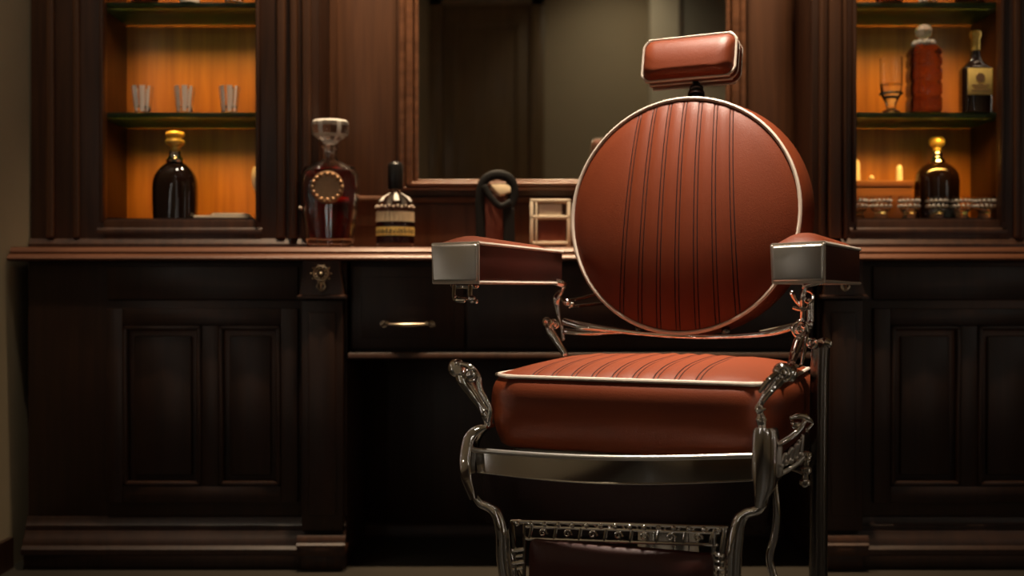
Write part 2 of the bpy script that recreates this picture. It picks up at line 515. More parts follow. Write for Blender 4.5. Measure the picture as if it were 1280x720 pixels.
# ---- middle panelling and mirror
b = bmn()
box(b, -.5895, .9145, 3.62, 3.74, .9415, 2.42, .001)
for xa, xb in ((-.566, -.372), (.760, .905)):
    box(b, xa, xb, 3.612, 3.6215, 1.02, 2.40, .004)
moulding(b, -.5895, .9145, 3.621, 1.098, [(0, 0), (.018, 0), (.02, .006), (.018, .014), (.01, .019), (0, .019)])
box(b, -.362, .75, 3.612, 3.6215, .96, 1.09, .004)
tag(link('wall_panelling', b, 'wood_panel'), 'brown mahogany panelling between the two lit cabinets, around the mirror', 'panelling')

mir = thing('wall_mirror', 'large wood-framed mirror standing over the worktop behind the chair, reflecting a dark door', 'mirror', (.194, 3.611, 1.13))
o = Matrix.Translation((-.194, -3.611, -1.13))
def framebar(bm, p0, p1, out, w):
    pass
b = bmn()
# stepped frame: outer bead, hollow, inner bead
for (e0, e1, d) in ((0, .022, .022), (.022, .045, .034), (.045, .062, .018)):
    xl, xr, zb, zt = -.362, .750, 1.135, 2.38
    ya, yb = 3.611 - d, 3.6105
    box(b, xl + e0, xl + e1, ya, yb, zb + e0 * .55, zt - e0, .006, 3); box(b, xr - e1, xr - e0, ya, yb, zb + e0 * .55, zt - e0, .006, 3)
    box(b, xl + e0, xr - e0, ya, yb, zb + e0 * .55, zb + e1 * .55, .006, 3); box(b, xl + e0, xr - e0, ya, yb, zt - e1, zt - e0, .006, 3)
b.transform(o); link('frame', b, 'wood_frame', mir)
b = bmn(); box(b, -.302, .690, 3.604, 3.6105, 1.166, 2.32, 0)
b.transform(o); link('mirror_glass', b, 'mirror', mir)

# ================================================================== BOTTLES AND GLASSES
def shell(outer, wall=.003, base=.006):
    """closed glass wall from an outer profile that starts at the base centre and ends at the rim"""
    inner = [(max(r - wall, .0005), z) for r, z in reversed(outer[1:]) if z > base]
    return outer + inner + [(0, inner[-1][1])]

def smoothp(prof, n=4):
    zl = min(z for r_, z in prof)
    return [(max(0, p[0]), max(zl, p[2])) for p in spline([(r, 0, z) for r, z in prof], n)]

# crystal decanter on the worktop
dec = thing('decanter', 'tall square-shouldered decanter of red liquor with a wide crystal stopper', 'decanter', (-.543, 3.345, .9415))
k = 1 / 411.8
b = bmn()
prof = [(0, .0), (.060, .0), (.064, .005), (.062, .012), (.072, .030), (.083, .10), (.088, .18), (.086, .225), (.070, .250), (.040, .258), (.024, .262), (.021, .275), (.020, .292), (.027, .300), (.027, .306), (.013, .306), (.013, .262), (.030, .250)]
prof = [(0, 0), (.066, 0), (.070, .004), (.067, .012), (.072, .022), (.083, .10), (.087, .18), (.086, .215), (.074, .238), (.045, .250), (.026, .258), (.021, .268), (.020, .292), (.026, .298), (.026, .304), (.014, .305), (.014, .262), (.034, .244), (.066, .230), (.078, .212), (.079, .18), (.075, .10), (.062, .026), (0, .022)]
lathe(b, prof, (0, 0, 0), 48, sy=.55, power=3.2)
link('bottle', b, 'glass', dec)
b = bmn()
lathe(b, [(0, .0225), (.061, .0265), (.0745, .10), (.0785, .18), (.0775, .208), (.066, .228), (.04, .236), (0, .236)], (0, 0, 0), 48, sy=.55, power=3.2)
link('red_liquor', b, 'red_liquor', dec)
b = bmn()
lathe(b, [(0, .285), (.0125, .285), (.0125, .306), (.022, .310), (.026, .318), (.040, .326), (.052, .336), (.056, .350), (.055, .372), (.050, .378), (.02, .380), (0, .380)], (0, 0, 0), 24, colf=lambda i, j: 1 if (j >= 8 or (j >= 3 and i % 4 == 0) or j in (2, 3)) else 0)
link('stopper', b, ['glass', 'glint'], dec, 25)  # white rim and facets are painted highlights
b = bmn()
ring(b, (0, -.050, .175), (0, 1, 0), .043, .006, 32, 8)
for i in range(16):
    a = 2 * PI * i / 16; ball(b, (.043 * math.cos(a), -.053, .175 + .038 * math.sin(a)), .007, 8)
disc(b, (0, -.050, .175), (0, 1, 0), .040, .008, 32)
link('round_label', b, 'copperlabel', dec)
b = bmn(); ball(b, (-.083, -.03, .115), .0055)
link('seal_bead', b, 'piping', dec)

# clear bottle with black stopper on the worktop
bt = thing('whiskey_bottle', 'short clear bottle with black cap and cream label bands, beside the decanter', 'bottle', (-.354, 3.40, .9415))
b = bmn()
outer = [(0, 0), (.052, 0), (.057, .004), (.058, .012), (.058, .125), (.056, .140), (.046, .152), (.028, .162), (.018, .168), (.016, .176), (.016, .195)]
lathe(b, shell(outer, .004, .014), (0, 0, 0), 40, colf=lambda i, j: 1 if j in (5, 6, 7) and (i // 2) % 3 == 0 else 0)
link('bottle', b, ['glass', 'glint'], bt)  # white patches on the shoulder stand in for its glints
b = bmn(); lathe(b, [(0, .0145), (.0535, .0145), (.0535, .098), (0, .098)], (0, 0, 0), 40)
link('liquor', b, 'cognac', bt)
b = bmn(); lathe(b, smoothp([(0, .178), (.0155, .178)], 1) + [(.021, .178), (.0235, .184), (.0235, .248), (.021, .256), (.012, .262), (0, .263)], (0, 0, 0), 32)
link('cap', b, 'black', bt)
for z0, z1 in ((.078, .108), (.036, .062)):
    b = bmn()
    def cyl_patch(bm, r, z0, z1, a0, a1, n=24, mat=0):
        A = []
        for i in range(n + 1):
            a = a0 + (a1 - a0) * i / n
            A.append((bm.verts.new((r * math.cos(a), r * math.sin(a), z0)), bm.verts.new((r * math.cos(a), r * math.sin(a), z1)),
                      bm.verts.new(((r - .0006) * math.cos(a), (r - .0006) * math.sin(a), z0)), bm.verts.new(((r - .0006) * math.cos(a), (r - .0006) * math.sin(a), z1))))
        for p, q in zip(A, A[1:]):
            for f in ((p[0], q[0], q[1], p[1]), (p[2], p[3], q[3], q[2]), (p[1], q[1], q[3], p[3]), (p[0], p[2], q[2], q[0])):
                bm.faces.new(f).material_index = mat
    cyl_patch(b, .0587, z0, z1, PI * 1.03, PI * 1.97)
    # worn printing on the bands
    rnd = random.Random(int(z0 * 1000))
    a = PI * 1.10
    while a < PI * 1.9:
        w = rnd.uniform(.02, .07)
        if z0 < .05: cyl_patch(b, .0592, z0 + .006, z1 - rnd.uniform(.004, .012), a, a + w, 3, 1)
        a += w + rnd.uniform(.02, .07)
    link('label_band', b, ['creamlabel' if z0 > .05 else 'goldlabel', 'ink'], bt)
b = bmn()
for i in range(13):
    a = PI * (1.08 + .84 * i / 12); ball(b, (.0585 * math.cos(a), .0585 * math.sin(a), .122 + (i % 2) * .003), .0042, 8)
link('glint_bead_collar', b, 'piping', bt)  # pale beads double as the bright glints round the shoulder

# black strap loop over an oxblood case
cs = thing('leather_case', 'upright oxblood leather case standing on the worktop between mirror and chair arm', 'case', (-.0545, 3.46, .9415))
b = bmn(); box(b, -.033, .033, -.03, .03, 0, .165, .006, 3)
link('case_body', b, 'case', cs)
b = bmn(); hexa(b, [(-.034, -.031, .160), (.034, -.031, .140), (.034, .031, .140), (-.034, .031, .160), (-.032, -.03, .176), (.034, -.03, .150), (.034, .03, .150), (-.032, .03, .176)], .004)
link('lid', b, 'case', cs)
st = thing('leather_strop', 'black leather strop looped over the oxblood case on the worktop', 'strop', (-.045, 3.46, .9415))
b = bmn()
tube(b, [(-.050, -.03, 0), (-.052, -.032, .08), (-.052, -.034, .16), (-.040, -.036, .205), (-.005, -.037, .224), (.035, -.036, .214), (.050, -.034, .180), (.046, -.034, .145), (.030, -.036, .118)], .015, 12, 6, flat=.28, flat_dir=(0, 1, 0))
tube(b, [(.036, -.034, 0), (.036, -.035, .06), (.034, -.036, .12)], .018, 12, 6, flat=.28, flat_dir=(0, 1, 0))
link('strap', b, 'blackleather', st)
b = bmn()
tube(b, [(-.040, -.041, .190), (-.020, -.043, .155), (.010, -.043, .128), (.040, -.042, .140)], .010, 12, 6, flat=.3, flat_dir=(0, 1, 0))
link('cross_strap', b, 'blackleather', st)
b = bmn(); hexa(b, [(-.022, -.036, .180), (.008, -.036, .158), (.040, -.036, .168), (.040, -.030, .195), (-.022, -.041, .196), (.008, -.043, .162), (.042, -.041, .172), (.040, -.036, .198)], .002)
link('tan_tab', b, 'creamlabel', st, label='tan leather tab')

# small cream display stand
ds = thing('display_stand', 'small cream framed stand with a dark box in it, on the worktop beside the backrest', 'stand', (.118, 3.48, .9415))
b = bmn()
for xa, xb, ya, yb in ((-.062, -.052, -.03, -.02), (-.046, -.040, -.03, -.02), (.052, .062, -.03, -.02), (-.062, -.052, .02, .03), (.052, .062, .02, .03)):
    box(b, xa, xb, ya, yb, 0, .152, .002)
box(b, -.062, .062, -.03, .03, .092, .102, .002); box(b, -.062, .062, -.03, .03, .143, .153, .002); box(b, -.062, .062, -.03, .03, .012, .022, .002)
link('stand_frame', b, 'paper', ds)
cb = tag(link('cream_box', boxes((.118 - .036, .118 + .036, 3.456, 3.50, .9415 + .1025, .9415 + .138, .004)), 'whiteceramic'), 'small pale box on the upper tier of the cream stand', 'box')
cb2 = tag(link('brown_box', boxes((.118 - .037, .118 + .048, 3.458, 3.50, .9415 + .0225, .9415 + .086, .004)), 'case'), 'dark brown box on the lower tier of the cream stand', 'box')

# --- left cabinet contents
ZS1, ZS2, ZF = 1.3622, 1.7022, 1.0352
tumbler_outer = [(0, 0), (.021, 0), (.024, .003), (.026, .02), (.033, .082)]
def make_tumbler(name, label, loc, scale=1., group=None):
    b = bmn()
    o_ = [(r * scale, z * scale) for r, z in tumbler_outer]
    lathe(b, shell(o_, .0022, .012 * scale), (0, 0, 0), 24, colf=lambda i, j: 1 if i in (1, 5, 9, 13, 15, 16, 18, 19, 21) and j in (2, 3) else 0)  # whitened facets imitate bright vertical reflections
    o = link(name, b, ['glass', 'glint'], smooth=15); o.location = loc
    return tag(o, label, 'glass', group)
g = 'tumblers on the glass shelf'
t0 = make_tumbler('tumbler', 'clear tumbler on the green glass shelf, nearest the dark end of the cabinet', (-1.146, 3.475, ZS1), 1., g)
for x, lab in ((-1.016, 'middle clear tumbler of three on the green shelf, above the gold-stoppered bottle'),
               (-.877, 'clear tumbler on the green glass shelf, next to the reeded pilaster')):
    c = t0.copy(); C.objects.link(c); c.location = (x, 3.475, ZS1); c['label'] = lab

lb = thing('cognac_bottle', 'dark round-shouldered bottle with a gold stopper alone in the cabinet under the three tumblers', 'bottle', (-1.0525, 3.50, ZF))
b = bmn()
lathe(b, smoothp([(0, 0), (.060, 0), (.066, .004), (.068, .03), (.069, .10), (.062, .135), (.045, .160), (.026, .176), (.018, .188), (.016, .2), (.0, .2)], 3), (0, 0, 0), 36, sy=.75, power=2.6)
link('bottle', b, 'darkglass', lb)
b = bmn(); lathe(b, [(0, .178), (.026, .178), (.029, .184), (.022, .192), (.018, .2), (.019, .208), (.014, .214), (0, .214)], (0, 0, 0), 24)
link('silver_collar', b, 'chrome', lb)
b = bmn(); lathe(b, smoothp([(0, .213), (.013, .213), (.014, .222), (.016, .226), (.026, .234), (.029, .243), (.022, .250), (.017, .253), (.025, .258), (.028, .265), (.024, .272), (0, .274)], 3), (0, 0, 0), 28)
link('stopper', b, 'gold', lb)
gb = thing('goblet', 'slim white stemmed goblet half hidden by the cabinet frame, beside the tumblers shelf below', 'goblet', (-.800, 3.55, ZF))
gb['label'] = 'slim white goblet half hidden at the edge of the cabinet under the tumblers'
b = bmn(); lathe(b, smoothp([(0, 0), (.026, 0), (.026, .004), (.008, .01), (.006, .05), (.010, .08), (.022, .11), (.025, .145), (.020, .165), (.016, .166), (.018, .14), (.012, .11), (0, .10)], 3), (0, 0, 0), 24)
link('bowl', b, 'whiteceramic', gb)
nb = tag(link('lit_floor_sheet', boxes((-.985, -.815, 3.462, 3.53, ZF, ZF + .009, .003), (-.93, -.82, 3.463, 3.52, ZF + .0085, ZF + .016, .003)), 'paper'), 'pale stand-in for the lit floor strip, a cloth lying on the cabinet floor beside the gold-stoppered bottle', 'sheet')  # pale sheets in place of the lit strip of cabinet floor

# --- right cabinet contents
gl = thing('stemmed_glass', 'tall clear glass on a short foot, on the shelf beside the cut decanter', 'glass', (1.176, 3.475, ZS1))
b = bmn()
lathe(b, shell([(0, 0), (.026, 0), (.028, .004), (.014, .014), (.016, .03), (.030, .055), (.034, .09), (.034, .172)], .002, .058), (0, 0, 0), 24)
link('bowl', b, 'glass', gl)
b = bmn(); ring(b, (0, 0, .060), (0, 0, 1), .0325, .004, 24, 8)
link('dark_band', b, 'dark_steel', gl)
dc = thing('decanter', 'cut amber decanter with crystal ball stopper on the shelf beside the gold-labelled bottle', 'decanter', (1.279, 3.48, ZS1))
b = bmn()
pr = [(0, 0), (.046, 0), (.049, .004)]
for zz in (.05, .095, .14, .175):
    pr += [(.049, zz - .008), (.046, zz - .003), (.046, zz + .003), (.049, zz + .008)]
pr += [(.048, .19), (.038, .205), (.018, .214), (.016, .228), (0, .228)]
lathe(b, pr, (0, 0, 0), 32, power=4)
link('bottle', b, 'amber', dc)
b = bmn()
for i in range(8):
    a = 2 * PI * i / 8; ball(b, (.026 * math.cos(a), .026 * math.sin(a), .214), .013, 10)
lathe(b, [(0, .228), (.014, .228), (.016, .235), (.024, .240), (.027, .256), (.022, .270), (.01, .276), (0, .276)], (0, 0, 0), 10)
link('stopper', b, 'crystal', dc, 20)
gbot = thing('whiskey_bottle', 'dark bottle with a square gold label and gold cap on the upper shelf', 'bottle', (1.440, 3.48, ZS1))
b = bmn(); lathe(b, smoothp([(0, 0), (.044, 0), (.048, .004), (.048, .05), (.048, .125), (.044, .14), (.026, .155), (.014, .172), (.012, .19), (.012, .232), (0, .232)], 2), (0, 0, 0), 36, sy=.7, power=3.2)
link('bottle', b, 'darkglass', gbot)
b = bmn(); lathe(b, smoothp([(0, .195), (.0135, .195), (.0135, .23), (.016, .234), (.018, .246), (.014, .256), (0, .258)], 2), (0, 0, 0), 24)
link('cap', b, 'gold', gbot)
b = bmn(); box(b, -.038, .038, -.0365, -.0335, .052, .134, .002)
lab_ = link('label', b, 'goldlabel', gbot)
b = bmn(); disc(b, (0, -.0372, .105), (0, 1, 0), .014, .001)
for zz, w in ((.082, .026), (.074, .02), (.066, .028)): box(b, -w, w, -.0376, -.0364, zz - .0015, zz + .0015, 0)
link('label_emblem', b, 'copperlabel', lab_)

rb = thing('cognac_bottle', 'dark round-shouldered bottle with a gold ball stopper behind the row of small glasses', 'bottle', (1.360, 3.585, ZF))
b = bmn()
lathe(b, smoothp([(0, 0), (.058, 0), (.066, .004), (.068, .03), (.069, .12), (.064, .150), (.048, .172), (.026, .186), (.017, .196), (.015, .215), (0, .215)], 3), (0, 0, 0), 36, sy=.75, power=2.4)
link('bottle', b, 'darkglass', rb)
b = bmn(); lathe(b, smoothp([(0, .186), (.024, .186), (.022, .196), (.0165, .204), (.0175, .212), (.014, .222), (0, .224)], 3), (0, 0, 0), 24)
link('silver_collar', b, 'chrome', rb)
b = bmn(); lathe(b, smoothp([(0, .224), (.012, .224), (.012, .234), (.022, .242), (.025, .254), (.018, .266), (0, .270)], 3), (0, 0, 0), 24)
link('stopper', b, 'gold', rb)

g = 'small cut glasses along the cabinet floor'
def make_cut_glass(loc, label):
    b = bmn(); o_ = [(0, 0), (.022, 0), (.024, .003), (.018, .012), (.020, .02), (.030, .03), (.032, .070)]
    lathe(b, shell(o_, .0022, .022), (0, 0, 0), 14)
    t = thing('shot_glass', label, 'glass', loc, 0, g)
    link('bowl', b, 'glass', t, 10)
    b = bmn()
    for j in range(2):
        for i in range(14):
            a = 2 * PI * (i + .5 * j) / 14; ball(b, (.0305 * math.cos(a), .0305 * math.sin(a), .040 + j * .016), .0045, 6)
    link('cut_glint_beads', b, 'glint', t)  # white beads give the sparkle of the cut glass
    return t
s0 = make_cut_glass((1.076, 3.492, ZF), 'small cut glass on the cabinet floor, at the end against the reeded pilaster')
for x, lab in ((1.150, 'small cut glass in front of the cigar box, second from the reeded pilaster'),
               (1.238, 'small cut glass just beside the gold-ball bottle, between it and the cigar box knob'),
               (1.325, 'small cut glass on the cabinet floor, right in front of the gold-ball bottle'),
               (1.402, 'small cut glass on the cabinet floor, just past the gold-ball bottle'),
               (1.474, 'small cut glass on the cabinet floor, at the far end by the frame edge')):
    dup(s0, (x, 3.492, ZF), lab, g)
hb = thing('cigar_box', 'warm brown wooden cigar box with a knob behind the row of small glasses', 'box', (1.165, 3.62, ZF))
b = bmn(); box(b, -.115, .115, -.05, .06, 0, .105, .003); link('box_body', b, 'humidor', hb)
b = bmn(); box(b, -.118, .118, -.053, .063, .106, .128, .004); link('lid', b, 'humidor', hb)
b = bmn(); ball(b, (-.012, -.03, .137), .009); link('knob', b, 'piping', hb)
def candle(loc, r, h, label, name):
    b = bmn(); lathe(b, smoothp([(0, 0), (r, 0), (r, h * .5), (r * .95, h * .8), (r * .6, h * .96), (0, h)], 3), (0, 0, 0), 24)
    o = link(name, b, 'whiteceramic'); o.location = loc
    return tag(o, label, 'jar')
candle((1.106, 3.625, ZF + .1282), .020, .075, 'white round-topped jar on the cigar box, against the pilaster', 'ceramic_jar')
candle((1.255, 3.63, ZF + .1282), .010, .056, 'thin cream vial on the cigar box, beside the dark bottle', 'ceramic_vial')

# --- what stands on the two top shelves (only the feet show)
def foot_bottle(loc, r, h, m, label, name='liquor_bottle', cat='bottle'):
    t = thing(name, label, cat, loc)
    b = bmn(); lathe(b, smoothp([(0, 0), (r * .9, 0), (r, .004), (r, h * .5), (r * .9, h * .6), (r * .35, h * .72), (r * .3, h * .9), (0, h * .9)], 3), (0, 0, 0), 28)
    link('bottle', b, m, t)
    b = bmn(); lathe(b, [(0, h * .88), (r * .36, h * .88), (r * .36, h), (0, h)], (0, 0, 0), 20)
    link('cap', b, 'gold', t)
foot_bottle((-1.14, 3.475, ZS2), .042, .24, 'amber', 'red-brown bottle foot on the top shelf above the tumblers, nearest the dark end')
foot_bottle((-1.00, 3.475, ZS2), .030, .20, 'whiteceramic', 'pale bottle foot in the middle of the top shelf above the tumblers', 'ceramic_bottle')
tt = make_tumbler('tumbler', 'clear glass foot on the top shelf above the tumblers, nearest the mirror', (-.862, 3.475, ZS2), 1.15)
foot_bottle((1.17, 3.475, ZS2), .040, .24, 'amber', 'brown bottle foot on the top shelf above the tall footed glass')
make_tumbler('tumbler', 'clear glass foot on the top shelf above the cut decanter', (1.29, 3.475, ZS2), 1.2)
foot_bottle((1.42, 3.475, ZS2), .044, .24, 'amber', 'red-brown bottle foot on the top shelf above the gold-labelled bottle')

# ================================================================== BARBER CHAIR
ch = thing('barber_chair', 'vintage chrome barber chair in pleated cognac leather with a round back', 'chair', (.3227, 2.3518, 0), -math.radians(22))

def grooved_u(lines, lo, hi, extra=24):
    offs = (-.0072, -.0054, -.0042, -.0030, 0, .0030, .0042, .0054, .0072)
    us = {}
    for l in lines:
        for o_ in offs: us[round(l + o_, 5)] = (abs(abs(o_) - .0042) < 1e-6, l)
    for i in range(extra + 1):
        u = lo + (hi - lo) * (1 - math.cos(PI * i / extra)) / 2
        if all(abs(u - l) > .009 for l in lines): us[round(u, 5)] = (False, None)
    return sorted((u, f[0]) for u, f in us.items())

# ---- seat
HX, HV, RC_ = .284, .249, .072
ZT = .643; US = -.016
lines = [-.188 + .0408 * i for i in range(9)]
us = grooved_u(lines, -HX, HX)
NV = 36
def vb(u):
    a = abs(u) - (HX - RC_)
    return HV if a <= 0 else HV - RC_ + math.sqrt(max(0, RC_ * RC_ - a * a))
def top_z(u, v):
    e = max(0, 1 - (abs(u) / HX) ** 3.2) * max(0, 1 - (abs(v) / HV) ** 3.2)
    fr = .5 + .5 * max(-1, min(1, v / .2))
    return ZT + (.026 + .008 * fr) * e ** .65
b = bmn(); cols = []
for u, gro in us:
    col = []
    for j in range(NV + 1):
        tt_ = -math.cos(PI * j / NV)
        v = vb(u) * tt_
        z = top_z(u, v); edge = min(1, (1 - abs(tt_)) * 9)
        dl = min(lines, key=lambda l: abs(l - u)); d = abs(dl - u)
        if lines[0] - .02 < u < lines[-1] + .02: z += .0032 * edge * min(1, max(0, (d - .004) / .012))
        else: z += .0032 * edge * max(0, min(1, (HX - abs(u)) / .05))
        if gro: z -= .0030 * edge
        col.append(b.verts.new((u + US, v, z)))
    cols.append((u, col))
for (ua, A), (ub, B) in zip(cols, cols[1:]):
    um = (ua + ub) / 2; dl = min(lines, key=lambda l: abs(l - um))
    seam = .0028 < abs(um - dl) < .0056
    for j in range(NV):
        try: f = b.faces.new((A[j], B[j], B[j + 1], A[j + 1])); f.material_index = 1 if seam else 0
        except ValueError: pass
bmesh.ops.remove_doubles(b, verts=b.verts[:], dist=1e-5)
seat = link('seat', b, ['leather', 'seam'], ch, 50)
b = bmn(); loops = []
for z, ex in ((.503, -.014), (.508, -.005), (.53, .004), (.56, .012), (.585, .015), (.603, .0145), (.618, .012), (.630, .007), (.638, .001), (.6425, -.006), (.643, -.014)):
    loops.append([(x + US, y, z) for x, y in rrect(HX + ex, HV + ex, RC_ + ex, 10)])
loft(b, loops)
link('seat_boxing', b, 'leather', seat)
b = bmn()
tube(b, [(x + US, y, ZT + .0015) for x, y in rrect(HX - .001, HV - .001, RC_, 8)], .0042, 8, 2, True)
link('piping', b, 'piping', seat, label='cream piping')

# ---- round back
BC = Vector((-0.0142, 0.2100, 0.9877)); TAU = math.radians(8); RB = .262
E1 = Vector((1, 0, 0)); E2 = Vector((0, math.sin(TAU), math.cos(TAU))) * 1.035; EN = Vector((0, -math.cos(TAU), math.sin(TAU)))
def bp(x, y, n): return BC + E1 * x + E2 * y + EN * n
SM = 6.0
def line_u(s, top):
    sp = .0355 if top else .0445
    sl = 3.35; a = abs(s); sg = 1 if s >= 0 else -1
    a0 = sp * min(a, sl)
    if a > sl:
        q = (a - sl) / (SM - sl)
        th0 = math.asin(a0 / RB); a0 = RB * math.sin(th0 + (PI / 2 - th0) * q)
    return sg * a0
bl = [-3, -2, -1, 0, 1, 2, 3]
offs = (-.17, -.13, -.10, -.07, 0, .07, .10, .13, .17)
ss = {}
for l in bl:
    for o_ in offs: ss[round(l + o_, 4)] = abs(abs(o_) - .10) < 1e-6
for l in (-2.5, -1.5, -.5, .5, 1.5, 2.5): ss[l] = False; ss[l - .2] = False; ss[l + .2] = False
for i in range(1, 15):
    for sg in (-1, 1): ss[round(sg * (3.2 + (SM - 3.2) * i / 14), 4)] = False
ss = sorted(ss.items())
NB = 44
b = bmn(); cols = []
for s_, gro in ss:
    ut, ub = line_u(s_, True), line_u(s_, False)
    vt, vbm = math.sqrt(max(0, RB * RB - ut * ut)), -math.sqrt(max(0, RB * RB - ub * ub))
    col = []
    for j in range(NB + 1):
        q = .5 - .5 * math.cos(PI * j / NB)
        x = ub + (ut - ub) * q; y = vbm + (vt - vbm) * q
        rr = math.hypot(x, y) / RB
        n = .044 * max(0, 1 - rr ** 2.2) ** .9
        edge = min(1, max(0, (1 - rr) * 9))
        d = min(abs(s_ - l) for l in bl)
        if abs(s_) < 3.5: n += .0024 * edge * min(1, max(0, (d - .1) / .34))
        else: n += .0024 * edge
        if gro: n -= .0028 * edge
        col.append(b.verts.new(bp(x, y, n)))
    cols.append((s_, col))
for (sa, A), (sb, B) in zip(cols, cols[1:]):
    sm = (sa + sb) / 2; d = min(abs(sm - l) for l in bl); seam = .066 < d < .134
    for j in range(NB):
        f = b.faces.new((A[j], B[j], B[j + 1], A[j + 1])); f.material_index = 1 if seam else 0
bmesh.ops.remove_doubles(b, verts=b.verts[:], dist=1e-5)
back = link('backrest', b, ['leather', 'seam'], ch, 50)
NP = 72
b = bmn(); loops = []
for R_, n, du, dv in ((RB - .004, .000, 0, 0), (RB + .002, -.008, .001, .0), (RB + .006, -.024, .004, .002), (RB + .008, -.05, .009, .005), (RB + .008, -.078, .014, .009), (RB + .001, -.098, .015, .010),
                      (RB - .025, -.112, .014, .01), (RB - .10, -.124, .01, .005), (RB - .2, -.128, 0, 0)):
    loops.append([bp(R_ * math.cos(2 * PI * i / NP) + du, R_ * math.sin(2 * PI * i / NP) + dv, n) for i in range(NP)])
loft(b, loops, False, True)
link('back_boxing', b, 'leather', back)
b = bmn()
tube(b, [tuple(bp((RB + .001) * math.cos(2 * PI * i / NP), (RB + .001) * math.sin(2 * PI * i / NP), .002)) for i in range(NP)], .0046, 8, 1, True)
link('piping', b, 'piping', back, label='cream piping')

# ---- headrest
HC = Vector((-0.0221, 0.3500, 1.3588))
hr_rot = Matrix.Rotation(math.radians(-5), 4, 'Z') @ Matrix.Rotation(math.radians(-13), 4, 'X')
def hp(x, y, z): return HC + (hr_rot @ Vector((x, y, z)))
HW, HH = .113, .052
b = bmn(); loops = []
def hloop(w, h, r, y, dz=0): return [hp(x, y, z + dz) for x, z in rrect(w, h, r, 8)]
for w, h, r, y, dz in ((.04, .006, .004, -.064, -.026), (.076, .015, .010, -.0635, -.023), (.094, .028, .018, -.060, -.014), (HW - .010, .040, .024, -.053, -.008), (HW - .005, HH - .005, .024, -.043, -.002), (HW - .001, HH - .001, .024, -.034, 0), (HW - .001, HH, .024, -.031, 0)):
    loops.append(hloop(w, h, r, y, dz))
loft(b, loops, True, True)
head = link('headrest', b, 'leather', ch, 60)
b = bmn(); loops = []
for w, h, r, y in ((HW - .004, HH - .003, .022, -.032), (HW + .001, HH, .024, -.026), (HW + .002, HH, .024, -.012), (HW - .002, HH - .003, .023, -.006),
                   (HW + .002, HH, .024, .0), (HW + .002, HH, .024, .014), (HW - .002, HH - .003, .023, .020), (HW + .001, HH - .002, .024, .024), (HW - .004, HH - .008, .023, .031), (HW - .03, HH - .025, .014, .036)):
    loops.append(hloop(w, h, r, y))
loft(b, loops)
link('headrest_boxing', b, 'leather', head)
b = bmn()
for y, e in ((-.033, .001), (-.006, .0), (.020, .0)):
    tube(b, [tuple(hp(x, y, z)) for x, z in rrect(HW + e, HH + e, .024, 8)], .0033 if y < -.02 else .0024, 8, 2, True)
link('piping', b, 'piping', head, label='cream piping')
b = bmn()
p0 = hp(.012, .0, -HH + .01); p1 = bp(.012, RB - .02, -.05)
tube(b, [tuple(p0), tuple((p0 + p1) / 2), tuple(p1)], .009, 14, 4)
for q in (.30, .45, .60):
    p = p0.lerp(p1, q); disc(b, p, (p1 - p0), .017 if q != .45 else .020, .010, 20)
link('headrest_stem', b, 'black', ch, label='black ribbed stem')

# ---- armrests
def armrest(c8, dome, flip):
    """c8: front lower inner/outer ..., given as a hexahedron in the chair's frame"""
    P = [Vector(p) for p in c8]
    d_ = (P[3] - P[0]).normalized()
    b = bmn(); hexa(b, [tuple(p) for p in P], .004, 3)
    arm = link('armrest', b, 'leather_shade', ch)
    # padded top
    b = bmn(); A, B, Cc, D = P[4], P[5], P[6], P[7]; nu, nv = 16, 30; g_ = []
    for j in range(nv + 1):
        row = []
        for i in range(nu + 1):
            s1, s2 = i / nu, j / nv
            p = (A.lerp(B, s1)).lerp(D.lerp(Cc, s1), s2)
            h = dome * (max(0, 1 - abs(2 * s1 - 1) ** 2.2) ** .8) * (max(0, min(1, s2 * 7 + .02)) ** .5) * (max(0, min(1, (1 - s2) * 5)) ** .5) * (1 - .35 * s2)
            row.append(b.verts.new(p + Vector((0, 0, h + .0005))))
        g_.append(row)
    for j in range(nv):
        for i in range(nu): b.faces.new((g_[j][i], g_[j][i + 1], g_[j + 1][i + 1], g_[j + 1][i]))
    link('arm_pad', b, 'leather', arm, 60)
    # front plate
    b = bmn(); q = -d_ * .008
    f0, f1, f2, f3 = P[0], P[1], P[5], P[4]
    lo = .0
    hexa(b, [tuple(f0 + q), tuple(f1 + q), tuple(f1 + d_ * .002), tuple(f0 + d_ * .002), tuple(f3 + q), tuple(f2 + q), tuple(f2 + d_ * .002), tuple(f3 + d_ * .002)], .006, 3)
    link('front_plate', b, 'satin', arm, label='polished steel front plate')
    # bead along the edges
    b = bmn()
    dn = Vector((0, 0, .002))
    tube(b, [tuple(P[i] + dn) for i in (4, 5, 6, 7)], .0036, 8, 1, True)
    tube(b, [tuple(P[i] - dn) for i in (0, 1, 2, 3)], .0032, 8, 1, True)
    for i in (0, 1): tube(b, [tuple(P[i]), tuple(P[i + 4])], .0030, 8, 2)
    link('edge_bead', b, 'piping', arm, label='bright cream edge bead')
    return arm
al = armrest([(-.409, -.27, .833), (-.311, -.27, .833), (-.300, .20, .833), (-.400, .20, .833),
              (-.411, -.27, .905), (-.311, -.27, .907), (-.300, .20, .903), (-.400, .20, .903)], .022, 1)
ar = armrest([(.257, -.22, .832), (.347, -.22, .834), (.370, .25, .832), (.275, .25, .832),
              (.2547, -.22, .896), (.347, -.22, .8995), (.370, .25, .902), (.272, .25, .902)], .026, 1)
